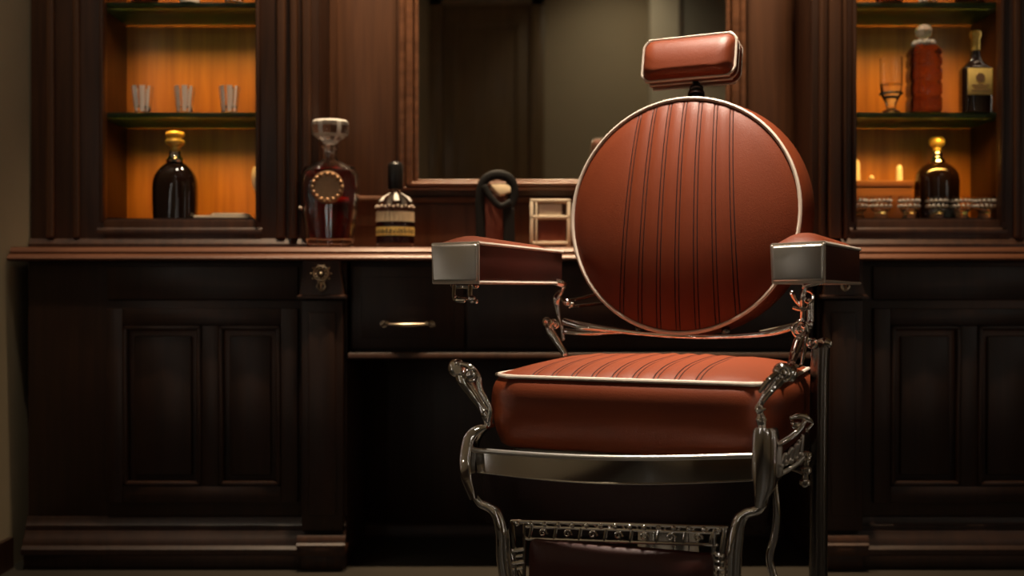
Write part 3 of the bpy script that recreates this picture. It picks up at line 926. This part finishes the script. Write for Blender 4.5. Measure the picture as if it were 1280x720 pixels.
# small ash-tray bracket below the left arm
b = bmn()
tube(b, [(-0.3770, -0.2400, 0.8265), (-0.3770, -0.2400, 0.7973), (-0.3557, -0.2400, 0.7941)], .004, 8, 3)
tube(b, [(-0.3415, -0.2400, 0.8264), (-0.3415, -0.2400, 0.8007), (-0.3292, -0.2400, 0.7926)], .005, 8, 3)
tube(b, [(-0.3899, -0.2200, 0.8249), (-0.3362, -0.2200, 0.8249)], .006, 8, 2)
tube(b, [(-0.3745, -0.2300, 0.8005), (-0.3354, -0.2300, 0.7941)], .0045, 8, 2)
ball(b, (-0.3380, -0.2400, 0.7974), .008)
link('latch_bracket', b, 'chrome', al, label='chrome latch bracket')

# ---- ornate chrome castings
def scroll(bm, c, R, turns, r0, r1, start, ax_u, ax_w, n=26):
    pts = []
    for i in range(n + 1):
        q = i / n; a = start + turns * 2 * PI * q; rr = R * (1 - .78 * q)
        p = Vector(c) + Vector(ax_u) * rr * math.cos(a) + Vector(ax_w) * rr * math.sin(a)
        pts.append((*p, r0 + (r1 - r0) * q))
    tube(bm, pts, r0, 8, 2)

# left front scroll arm
UV, WV = (1, 0, 0), (0, 0, 1)
b = bmn()
def px4(p, r): return (*p, r)
tube(b, [px4((-0.3595, -0.2700, 0.6619), 0.0099), px4((-0.3397, -0.2750, 0.6389), 0.0158), px4((-0.3189, -0.2750, 0.6110), 0.0125), px4((-0.3016, -0.2750, 0.5880), 0.0099), px4((-0.2913, -0.2750, 0.5695), 0.0112), px4((-0.2879, -0.2750, 0.5523), 0.0079)], .01, 12, 5)
tube(b, [px4((-0.3381, -0.2900, 0.6701), 0.0053), px4((-0.3191, -0.2900, 0.6643), 0.0063), px4((-0.3036, -0.2900, 0.6474), 0.0063), px4((-0.2985, -0.2900, 0.6225), 0.0055), px4((-0.2866, -0.2900, 0.6010), 0.0055), px4((-0.2764, -0.2900, 0.5826), 0.0053), px4((-0.2798, -0.2900, 0.5606), 0.0046)], .004, 10, 5)
ball(b, (-0.3555, -0.2750, 0.6607), 0.0185); ball(b, (-0.3196, -0.2850, 0.6497), 0.0143)
disc(b, (-0.3460, -0.2880, 0.6587), (0, 1, 0), .010, .010); ring(b, (-0.3147, -0.2960, 0.6491), (0, 1, 0), .012, .0028, 20, 6)
ring(b, (-0.2853, -0.2850, 0.5739), (0, 1, 0), .0085, .0028, 18, 6)
link('scroll_arm', b, 'chrome', ch)
# right front scroll arm
b = bmn()
tube(b, [px4((0.2878, -0.2000, 0.6803), 0.0072), px4((0.2892, -0.2500, 0.6706), 0.0132), px4((0.2775, -0.2850, 0.6571), 0.0102), px4((0.2615, -0.2900, 0.6385), 0.0084), px4((0.2461, -0.2900, 0.6152), 0.0060), px4((0.2433, -0.2900, 0.6052), 0.0096), px4((0.2447, -0.2900, 0.5967), 0.0062), px4((0.2461, -0.2900, 0.5868), 0.0096), px4((0.2489, -0.2900, 0.5642), 0.0066)], .01, 12, 5)
tube(b, [px4((0.2762, -0.2950, 0.6705), 0.0054), px4((0.2603, -0.3000, 0.6563), 0.0054), px4((0.2464, -0.3000, 0.6374), 0.0041)], .004, 8, 5)
tube(b, [px4((0.2853, -0.3000, 0.6598), 0.0036), px4((0.2695, -0.3050, 0.6401), 0.0041), px4((0.2542, -0.3050, 0.6212), 0.0036)], .004, 8, 5)
ball(b, (0.2816, -0.2750, 0.6692), 0.0185); ball(b, (0.2927, -0.2650, 0.6660), 0.0140)
ring(b, (0.2898, -0.2930, 0.6693), (0, 1, 0), .012, .003, 20, 6)
ring(b, (0.2447, -0.2900, 0.6052), (0, 0, 1), .0085, .0028, 18, 6); ring(b, (0.2461, -0.2900, 0.5868), (0, 0, 1), .0085, .0028, 18, 6)
link('scroll_arm', b, 'chrome', ch)
# left rear joint and arm upright
b = bmn()
tube(b, [px4((-.312, .16, .836), .008), px4((-0.2912, 0.1800, 0.8275), 0.0083), px4((-0.3023, 0.2000, 0.8124), 0.0064), px4((-0.3143, 0.2000, 0.7935), 0.0100), px4((-0.3123, 0.2000, 0.7707), 0.0070), px4((-0.3083, 0.2000, 0.7480), 0.0046), px4((-0.3023, 0.2000, 0.7291), 0.0054), px4((-0.2982, 0.2000, 0.6989), 0.0051)], .006, 10, 5)
ball(b, (-0.2882, 0.2000, 0.7860), 0.0093); ball(b, (-0.2783, 0.2000, 0.7804), 0.0070)
tube(b, [(-0.3043, 0.2000, 0.7992), (-0.2902, 0.2000, 0.7822), (-0.2743, 0.2000, 0.7823)], .0045, 8, 4)
tube(b, [(-0.2937, 0.2100, 0.7896), (-0.2678, 0.2400, 0.7952), (-0.2093, 0.2700, 0.8123)], .0038, 8, 4); tube(b, [(-0.2857, 0.2100, 0.7745), (-0.2638, 0.2400, 0.7780), (-0.1994, 0.2700, 0.7856)], .0038, 8, 4)
ball(b, (-0.3332, 0.1800, 0.7407), 0.0111); ball(b, (-0.3151, 0.1800, 0.7352), 0.0123); ring(b, (-0.3237, 0.1650, 0.7375), (0, 1, 0), .0090, .003, 18, 6); ring(b, (-0.3057, 0.1650, 0.7339), (0, 1, 0), .0075, .0028, 18, 6)
tube(b, [px4((-0.3312, 0.1800, 0.7369), 0.0090), px4((-0.3211, 0.1800, 0.7144), 0.0109), px4((-0.3051, 0.1800, 0.6921), 0.0096), px4((-0.2872, 0.1800, 0.6662), 0.0083)], .007, 10, 5)
link('arm_support', b, 'chrome', ch)
# cross rail sweeping under the back
b = bmn()
tube(b, [px4((-0.2907, 0.1900, 0.7409), 0.0086), px4((-0.2416, 0.1850, 0.7304), 0.0098), px4((-0.1816, 0.1800, 0.7239), 0.0071), px4((-0.1041, 0.1750, 0.7161), 0.0055), px4((-0.0010, 0.1700, 0.7106), 0.0052), px4((0.0878, 0.1750, 0.7119), 0.0055), px4((0.1746, 0.1800, 0.7184), 0.0064), px4((0.2176, 0.1800, 0.7277), 0.0071), px4((0.2465, 0.1800, 0.7403), 0.0057)], .006, 12, 5)
tube(b, [px4((-0.2887, 0.1900, 0.7183), 0.0069), px4((-0.2318, 0.1850, 0.7156), 0.0076), px4((-0.1529, 0.1800, 0.7188), 0.0052)], .006, 10, 5)
tube(b, [px4((0.1642, 0.1900, 0.7249), 0.0023), px4((0.2075, 0.1900, 0.7342), 0.0034), px4((0.2367, 0.1900, 0.7416), 0.0034)], .003, 8, 5)
link('cross_rail', b, 'chrome', ch)
# right rear joint, rod and scroll under the arm
b = bmn()
scroll(b, (0.2820, 0.0600, 0.7986), .016, .8, .0034, .0026, PI / 2, (-1, 0, 0), WV)
tube(b, [px4((.315, .06, .836), .007), px4((0.2788, 0.0600, 0.8249), 0.0061), px4((0.2772, 0.0600, 0.8167), 0.0049), px4((0.2724, 0.0600, 0.7969), 0.0055), px4((0.2711, 0.0700, 0.7704), 0.0051), px4((0.2682, 0.0800, 0.7469), 0.0055)], .004, 10, 5)
tube(b, [px4((0.2486, 0.0800, 0.8100), 0.0061), px4((0.2568, 0.0800, 0.7934), 0.0049), px4((0.2714, 0.0800, 0.7802), 0.0037)], .004, 8, 5)
tube(b, [px4((0.2547, 0.0600, 0.7787), 0.0037), px4((0.2676, 0.0600, 0.7755), 0.0044), px4((0.2836, 0.0600, 0.7789), 0.0037)], .003, 8, 4)
disc(b, (0.2835, 0.1000, 0.7732), (0, 0, 1), .008, .05)
ball(b, (0.2568, 0.0800, 0.7351), 0.0119); ball(b, (0.2730, 0.0800, 0.7320), 0.0130); ball(b, (0.2827, 0.0800, 0.7438), 0.0096); ball(b, (0.2649, 0.0800, 0.7469), 0.0091)
ring(b, (0.2669, 0.0650, 0.7341), (0, 1, 0), .0150, .0036, 22, 8); ring(b, (0.2692, 0.0600, 0.7343), (0, 1, 0), .0075, .003, 18, 6)
tube(b, [px4((0.2665, 0.0800, 0.7236), 0.0085), px4((0.2641, 0.0500, 0.7050), 0.0104), px4((0.2616, 0.0100, 0.6842), 0.0092), px4((0.2637, -0.0500, 0.6687), 0.0073)], .007, 12, 5)
tube(b, [px4((0.2753, 0.1000, 0.7197), 0.0049), px4((0.2756, 0.0600, 0.6916), 0.0055), px4((0.2761, 0.0200, 0.6646), 0.0037)], .007, 10, 5)
tube(b, [px4((0.2609, -0.0300, 0.6658), 0.0037), px4((0.2736, -0.0200, 0.6638), 0.0037), px4((0.2771, 0.0000, 0.6642), 0.0024)], .003, 8, 4)
link('arm_support', b, 'chrome', ch)

# lugs that hold the back on the cross rail
for sx in (-.11, .09):
    b = bmn()
    p1 = bp(sx, -.225, -.060); p0 = Vector((sx, .185, .722))
    tube(b, [tuple(p0), tuple(p0.lerp(p1, .5) + Vector((0, .006, 0))), tuple(p1)], .010, 12, 4)
    link('back_lug', b, 'dark_steel', ch)

# ---- front legs
def slab(bm, path, th):
    """path of (u, v, z, half width); th = depth of the casting"""
    P = spline([p[:3] for p in path], 5); Wd = spline([(p[3], 0, 0) for p in path], 5)
    loops = []
    for i, p in enumerate(P):
        a = P[max(0, i - 1)]; c = P[min(len(P) - 1, i + 1)]
        t = (c - a).normalized(); side = Vector((t.z, 0, -t.x)).normalized(); w = Wd[i].x; e = min(w, th) * .45
        f = Vector((0, 1, 0)); L_ = []
        for cx, cy, a0 in ((w - e, th - e, 0), (-w + e, th - e, PI / 2), (-w + e, -th + e, PI), (w - e, -th + e, 1.5 * PI)):
            for k in range(5):
                ang = a0 + PI / 2 * k / 4
                L_.append(p + side * (cx + e * math.cos(ang)) + f * (cy + e * math.sin(ang)))
        loops.append(L_)
    loft(bm, loops)

b = bmn()
slab(b, [(*(-0.2849, -0.2700, 0.5471), .003), (*(-0.2969, -0.2700, 0.5450), .0075), (*(-0.3142, -0.2700, 0.5347), .0110), (*(-0.3241, -0.2750, 0.5158), .0125), (*(-0.3270, -0.2800, 0.4799), .0125), (*(-0.3236, -0.2800, 0.4469), .0115), (*(-0.3149, -0.2800, 0.4222), .0085), (*(-0.3098, -0.2800, 0.4067), .0065)], .022)
tube(b, [px4((-0.3110, -0.2850, 0.4107), .0075), px4((-0.2990, -0.2850, 0.3974), .0085), px4((-0.2802, -0.2850, 0.3909), .0095), px4((-0.2632, -0.2850, 0.3781), .0125), px4((-0.2531, -0.2850, 0.3446), .0140), px4((-0.2497, -0.2850, 0.2903), .0145), (-.232, -.285, .18, .0145), (-.230, -.285, .10, .0145)], .01, 16, 6)
link('front_leg', b, 'chrome', ch, 35)
b = bmn()
slab(b, [(*(0.2529, -0.2800, 0.5732), .0150), (*(0.2529, -0.2800, 0.5675), .0200), (*(0.2529, -0.2800, 0.5489), .0220), (*(0.2529, -0.2800, 0.5061), .0215), (*(0.2515, -0.2800, 0.4718), .0185), (*(0.2472, -0.2800, 0.4487), .0115), (*(0.2458, -0.2800, 0.4314), .0080)], .026)
tube(b, [px4((0.2481, -0.2850, 0.4353), .0085), px4((0.2368, -0.2850, 0.4231), .0095), px4((0.2183, -0.2850, 0.4160), .0100), px4((0.2054, -0.2850, 0.3992), .0130), px4((0.1983, -0.2850, 0.3598), .0150), px4((0.1954, -0.2850, 0.3236), .0155), (.193, -.285, .18, .0150), (.193, -.285, .10, .0150)], .01, 16, 6)
link('front_leg', b, 'chrome', ch, 35)

# ---- bowed chrome rail between the legs
b = bmn()
NS = 36; top_l, bot_l = [], []
A0, A1 = Vector((-0.3172, -0.2750, 0.4987)), Vector((0.2351, -0.2750, 0.5187)); B0, B1 = Vector((-0.3102, -0.2750, 0.4564)), Vector((0.2351, -0.2750, 0.4756))
loops = []
for i in range(NS + 1):
    q = i / NS; bow = math.sin(PI * q)
    pt_ = A0.lerp(A1, q) + Vector((0, -.035 * bow, -.0045 * bow)); pb = B0.lerp(B1, q) + Vector((0, -.035 * bow, -.0085 * bow))
    top_l.append(pt_); bot_l.append(pb)
    loops.append([pb, pt_, pt_ + Vector((0, .012, 0)), pb + Vector((0, .012, 0))])
loft(b, loops)
rail = link('front_rail', b, 'chrome', ch, 30)
b = bmn()
tube(b, [tuple(p + Vector((0, -.002, .001))) for p in top_l[::2]], .0052, 10, 2)
link('rail_lip', b, 'satin', rail, label='bright rolled lip')
b = bmn()
tube(b, [tuple(p + Vector((0, -.0005, 0))) for p in bot_l[::2]], .0020, 8, 2)
link('rail_bead', b, 'chrome', rail)

# ---- apron under the seat, and the seat pan
b = bmn(); hexa(b, [(-0.3121, -0.2350, 0.3457), (0.2137, -0.2350, 0.3872), (.24, -.20, .36), (-.29, -.20, .36), (-0.3191, -0.2350, 0.4659), (0.2326, -0.2350, 0.4984), (.26, -.20, .485), (-.29, -.20, .485)], .004)
link('apron', b, 'apron', ch, label='dark leather apron')
b = bmn(); box(b, -.265, .265, -.21, .24, .46, .506, .01)
link('seat_pan', b, 'dark_steel', ch)

# ---- right side rack: quadrant, casting and bolts
b = bmn()
tube(b, [px4((0.2682, -0.2700, 0.5384), .0050), px4((0.2864, -0.2500, 0.5483), .0058), px4((0.3033, -0.2300, 0.5625), .0060), px4((0.3119, -0.2200, 0.5777), .0054)], .005, 10, 5)
tube(b, [px4((0.2892, -0.2300, 0.5836), .0034), px4((0.3020, -0.2200, 0.5875), .0052), px4((0.3149, -0.2100, 0.5826), .0066), px4((0.3236, -0.2000, 0.5731), .0030), px4((0.3149, -0.2100, 0.5607), .0034)], .005, 10, 5)
tube(b, [px4((0.2892, -0.2200, 0.5811), .0030), px4((0.2949, -0.2300, 0.5708), .0060), px4((0.3077, -0.2200, 0.5717), .0060)], .004, 8, 4)
link('side_quadrant', b, 'chrome', ch)
b = bmn()
for q0, q1 in (((0.2765, -0.2600, 0.5017), (0.2850, -0.2600, 0.5223)), ((0.2835, -0.2500, 0.5064), (0.2948, -0.2500, 0.5315)), ((0.2906, -0.2400, 0.5083), (0.3019, -0.2400, 0.5377)), ((0.2977, -0.2300, 0.5130), (0.3048, -0.2300, 0.5424)), ((0.3063, -0.2200, 0.5179), (0.3091, -0.2200, 0.5515))):
    tube(b, [q0, q1], .0042, 8, 2); ball(b, q0, .0062)
tube(b, [(0.2723, -0.2600, 0.4843), (0.2864, -0.2500, 0.4922), (0.3012, -0.2350, 0.5024), (0.3112, -0.2250, 0.5131)], .0045, 8, 4)
tube(b, [(0.2737, -0.2600, 0.5331), (0.2751, -0.2600, 0.4873)], .006, 8, 2)
link('rack_casting', b, 'satin', ch)
b = bmn()
q0, q1 = Vector((0.3136, -0.2000, 0.5156)), Vector((0.3108, -0.2000, 0.4598))
tube(b, [tuple(q0), tuple(q1)], .0060, 12, 3)
for q, r_ in ((0, .0105), (.12, .009), (.5, .011), (.92, .010)): disc(b, q0.lerp(q1, q), (0, 0, 1), r_, .010)
link('adjusting_bolt', b, 'chrome', ch)
b = bmn()
tube(b, [tuple(q0.lerp(q1, .5)), (.285, -.17, .49), (.24, -.12, .485)], .011, 10, 5)
link('side_bracket', b, 'dark_steel', ch)

# ---- tall lever at the right
b = bmn()
z_ = Vector((0.3091, 0.0200, 0.6912)); 
tube(b, [(z_.x, z_.y, .16), (z_.x, z_.y, .42), (z_.x + .002, z_.y, .62), (z_.x + .004, z_.y, .697)], .0185, 20, 4)
lev = link('lever_post', b, 'dark_steel', ch)
b = bmn()
tube(b, [px4((0.2950, 0.0200, 0.7102), .0085), px4((0.3075, 0.0200, 0.7105), .0060), px4((0.3200, 0.0200, 0.7107), .0100), px4((0.3294, 0.0200, 0.7077), .0085)], .01, 12, 4)
ring(b, (0.2990, 0.0000, 0.7096), (0, 1, 0), .009, .003, 18, 6)
link('lever_cap', b, 'chrome', lev)
b = bmn()
tube(b, [(z_.x, z_.y, .18), (.22, .03, .17), (.05, .0, .16)], .014, 12, 4)
link('lever_link', b, 'dark_steel', lev)

# ---- curved stay behind the right leg
b = bmn()
tube(b, [px4((0.2559, -0.2000, 0.4651), .0060), px4((0.2603, -0.2000, 0.4062), .0066), px4((0.2559, -0.2000, 0.3615), .0070), px4((0.2472, -0.2000, 0.3164), .0072), (.262, -.19, .24, .0075), (.22, -.14, .17, .0075)], .007, 12, 6)
link('curved_stay', b, 'chrome', ch)
b = bmn()
tube(b, [(-.30, -.20, .44, .006), (-.29, -.20, .34, .0066), (-.26, -.19, .24, .0075), (-.22, -.14, .17, .0075)], .007, 12, 6)
link('curved_stay', b, 'chrome', ch)

# ---- foot rest: chrome lattice frame and pad
FV = -.31
fr = thing('footrest', '', '', (0, 0, 0)); fr.parent = ch
for k_ in ('label', 'category'): del fr[k_]
b = bmn()
tl, tr = Vector((-0.2268, -0.3000, 0.3713)), Vector((0.1868, -0.3000, 0.3921))
ml, mr = Vector((-0.1971, -0.3000, 0.3629)), Vector((0.1725, -0.3000, 0.3809))
bl_, br_ = Vector((-0.2020, -0.3000, 0.3395)), Vector((0.1696, -0.3000, 0.3591))
for p, q, r_ in ((tl, tr, .0036), (ml, mr, .0030), (bl_, br_, .0034)): tube(b, [tuple(p), tuple(p.lerp(q, .5)), tuple(q)], r_, 8, 3)
rnd = random.Random(3)
for i in range(15):
    q = .03 + .94 * i / 14; p0 = ml.lerp(mr, q); p1 = bl_.lerp(br_, q)
    if i % 2 == 0: tube(b, [tuple(p0), tuple(p1)], .0034, 8, 2)
    else: scroll(b, p0.lerp(p1, .5), .0085, 1.1, .0026, .0018, 0, UV, WV, 18)
    ball(b, tl.lerp(tr, q) + Vector((0, -.003, -.004)), .0052, 10)
for i in range(14):
    q = .06 + .94 * i / 14; p0 = tl.lerp(tr, q); p1 = ml.lerp(mr, q); tube(b, [tuple(p0), tuple(p1)], .0022, 6, 2)
for (xa, ya, za), (xb, yb, zb) in (((-0.2268, -0.3000, 0.3713), (-0.2169, -0.3000, 0.2659)), ((-0.2004, -0.3000, 0.3672), (-0.2020, -0.3000, 0.2673)), ((0.1653, -0.3000, 0.3846), (0.1624, -0.3000, 0.3024)), ((0.1840, -0.3000, 0.3918), (0.1725, -0.3000, 0.3034))):
    d_ = Vector((xb - xa, 0, zb - za)); tube(b, [(xa, ya, za), (xb, yb, zb), tuple(Vector((xb, yb, zb)) + d_ * .9)], .0040, 8, 3)
for yy in (0, 1, 2, 3):
    for A_, B_ in ((((-0.2235, -0.3000, 0.3146)), ((-0.2020, -0.3000, 0.3195))), (((0.1653, -0.3000, 0.3429)), ((0.1797, -0.3000, 0.3413)))):
        o_ = Vector((0, 0, -.012 * yy)); tube(b, [tuple(Vector(A_) + o_), tuple(Vector(B_) + o_)], .0034 if yy % 2 else .0048, 8, 2)
link('lattice_frame', b, 'chrome', fr)
b = bmn(); loops = []
pc = Vector((-0.0123, -0.3000, 0.2633)); hw_ = .178; hh_ = .080
for w, h, r_, y in ((hw_ - .05, hh_ - .04, .02, -.030), (hw_ - .02, hh_ - .016, .02, -.026), (hw_ - .004, hh_ - .004, .018, -.014), (hw_, hh_, .016, 0), (hw_ - .004, hh_ - .004, .015, .014)):
    loops.append([(pc.x + x, pc.y + y, pc.z + z) for x, z in rrect(w, h, r_, 8)])
loft(b, loops)
link('footrest_pad', b, 'leather_shade', fr, label='leather pad in the shaded tone')
b = bmn()
tube(b, [(-.232, -.285, .115), (0, -.30, .105), (.193, -.285, .115)], .012, 12, 6)
link('foot_bar', b, 'chrome', fr)

# ---- column and base (below the picture)
b = bmn()
lathe(b, [(0, .02), (.10, .02), (.095, .06), (.07, .10), (.065, .14), (.065, .34), (.08, .36), (.08, .40), (.13, .44), (.13, .465), (0, .465)], (0, .02, 0), 40)
link('column', b, 'chrome', ch)
b = bmn()
lathe(b, [(0, 0), (.285, 0), (.29, .008), (.285, .018), (.25, .03), (.17, .042), (.12, .06), (0, .06)], (0, .02, 0), 56)
link('base', b, 'chrome', ch)
for sx in (-1, 1):
    b = bmn()
    tube(b, [(-.231 if sx < 0 else .193, -.285, .11, .012), (-.2 if sx < 0 else .17, -.2, .12, .014), (-.1 if sx < 0 else .08, -.05, .15, .018), (0, .02, .16, .02)], .01, 12, 5)
    link('leg_strut', b, 'chrome', ch)

# ================================================================== LIGHT
def area(name, loc, target, size, power, col=(1, .86, .68), size_y=None, spread=180):
    l = bpy.data.lights.new(name, 'AREA'); l.energy = power; l.color = col
    l.shape = 'RECTANGLE' if size_y else 'DISK'
    l.size = size
    if size_y: l.size_y = size_y
    l.spread = math.radians(spread)
    o = bpy.data.objects.new(name, l); C.objects.link(o); o.location = loc
    d = Vector(target) - Vector(loc)
    o.rotation_euler = d.to_track_quat('-Z', 'Y').to_euler()
    return o
area('chair_lamp', (.36, 2.46, 3.30), (.36, 2.39, .9), .34, 9.9, (1, .87, .72), spread=30)
for x_ in (-.50, .20, .92):
    area('counter_downlight', (x_, 3.14, 3.30), (x_, 3.62, 1.0), .10, 8.0, (1, .74, .47), spread=52)
area('mirror_wall_fill', (.75, -.55, 3.3), (.85, -1.1, 1.2), .4, 2.2, (1, .88, .66), spread=110)  # unseen fill added to light the wall that the mirror reflects
area('glint_strip_front', (-1.30, -1.10, 1.45), (-.3, 2.4, 1.2), 0.022, .85, (1, .91, .80), size_y=2.2)  # pair of unseen strips added for highlights on glass and chrome
area('glint_strip_front', (2.15, -1.10, 1.45), (.9, 2.4, 1.2), 0.022, .85, (1, .91, .80), size_y=2.2)
area('glint_strip_side', (-1.44, 2.25, 1.1), (.2, 2.3, .7), .022, .50, (1, .92, .82), size_y=.7)  # added at both sides for glints on the chrome edges
area('glint_strip_side', (2.31, 2.0, 1.1), (.5, 2.2, .7), .022, .50, (1, .92, .82), size_y=.7)
for p in ((-1.0, .1, .80), (1.3, .1, .80), (-1.25, 1.75, .65), (2.0, 1.5, .65)):
    area('glint_strip_low', p, (.25, 2.2, .6), .012, .26, (1, .92, .82), size_y=.9)  # no lamps stand here; added for streaks in the chrome
area('left_wall_fill', (-1.22, 2.5, 3.35), (-1.475, 3.15, 1.3), .15, 1.4, (1, .86, .66), spread=50)  # added fill that brightens the visible strip of left wall
area('wall_fill', (-1.05, .75, 3.3), (-1.475, .75, 1.0), .2, 5.2, (1, .90, .72), size_y=1.2, spread=70)  # both added to brighten the side walls for the chrome to reflect
area('wall_fill', (1.95, .9, 3.3), (2.35, .9, 1.0), .2, 2.4, (1, .90, .72), size_y=1.2, spread=70)
def glint_light(loc, power=.6, r=.014):  # invented small sources, only for point glints on chrome and glass
    l = bpy.data.lights.new('glint_light', 'POINT'); l.energy = power; l.color = (1, .91, .80); l.shadow_soft_size = r
    o = bpy.data.objects.new('glint_light', l); C.objects.link(o); o.location = loc
for p in ((-1.25, .5, 2.1), (-1.25, 1.7, 2.4), (2.1, .5, 2.1), (2.1, 1.7, 2.4), (.1, .9, 3.2), (.9, 1.3, 3.2), (-.5, 1.6, 3.2)): glint_light(p)
for p in ((-.7, -.7, .30), (.9, -.7, .30), (-1.25, 1.2, .45), (2.1, 1.2, .45)): glint_light(p, .22, .012)
# strips under the shelves of the lit cabinets
def strip(x0, x1, z, power):
    area('shelf_strip', ((x0 + x1) / 2, YU + .05, z), ((x0 + x1) / 2, 3.70, z - .27), x1 - x0 - .04, power, (1, .50, .10), size_y=.03, spread=68)
for z, pw in ((1.340, .75), (1.680, .68), (2.09, .68)):
    strip(-1.262, -.767, z, pw); strip(1.038, 1.505, z, pw)

for x0, x1 in ((-1.262, -.767), (1.038, 1.505)):
    for x_, sg in ((x0, 1), (x1, -1)):
        area('glass_fill', (x_, YU + .045, 1.52), (x_ + sg * .16, 3.62, 1.50), .010, .10, (1, .84, .66), size_y=.95, spread=150)  # added behind the stiles to brighten the glasses

w = bpy.data.worlds.new('World'); bpy.context.scene.world = w; w.use_nodes = True
w.node_tree.nodes['Background'].inputs[0].default_value = (.02, .018, .015, 1)

# ================================================================== CAMERA
cam = bpy.data.cameras.new('camera'); co = bpy.data.objects.new('camera', cam); C.objects.link(co)
co.location = (0, 0, .82); co.rotation_euler = (PI / 2, 0, 0)
cam.sensor_width = 36; cam.lens = 36 * 1400 / 1280
cam.dof.use_dof = True; cam.dof.focus_distance = 2.28; cam.dof.aperture_fstop = 2.4
sc = bpy.context.scene; sc.camera = co
sc.view_settings.view_transform = 'Standard'; sc.view_settings.look = 'None'
sc.view_settings.exposure = 0; sc.view_settings.gamma = 1; sc.view_settings.use_curve_mapping = False
sc.cycles.max_bounces = 14; sc.cycles.transmission_bounces = 12; sc.cycles.transparent_max_bounces = 12
sc.cycles.sample_clamp_indirect = 4
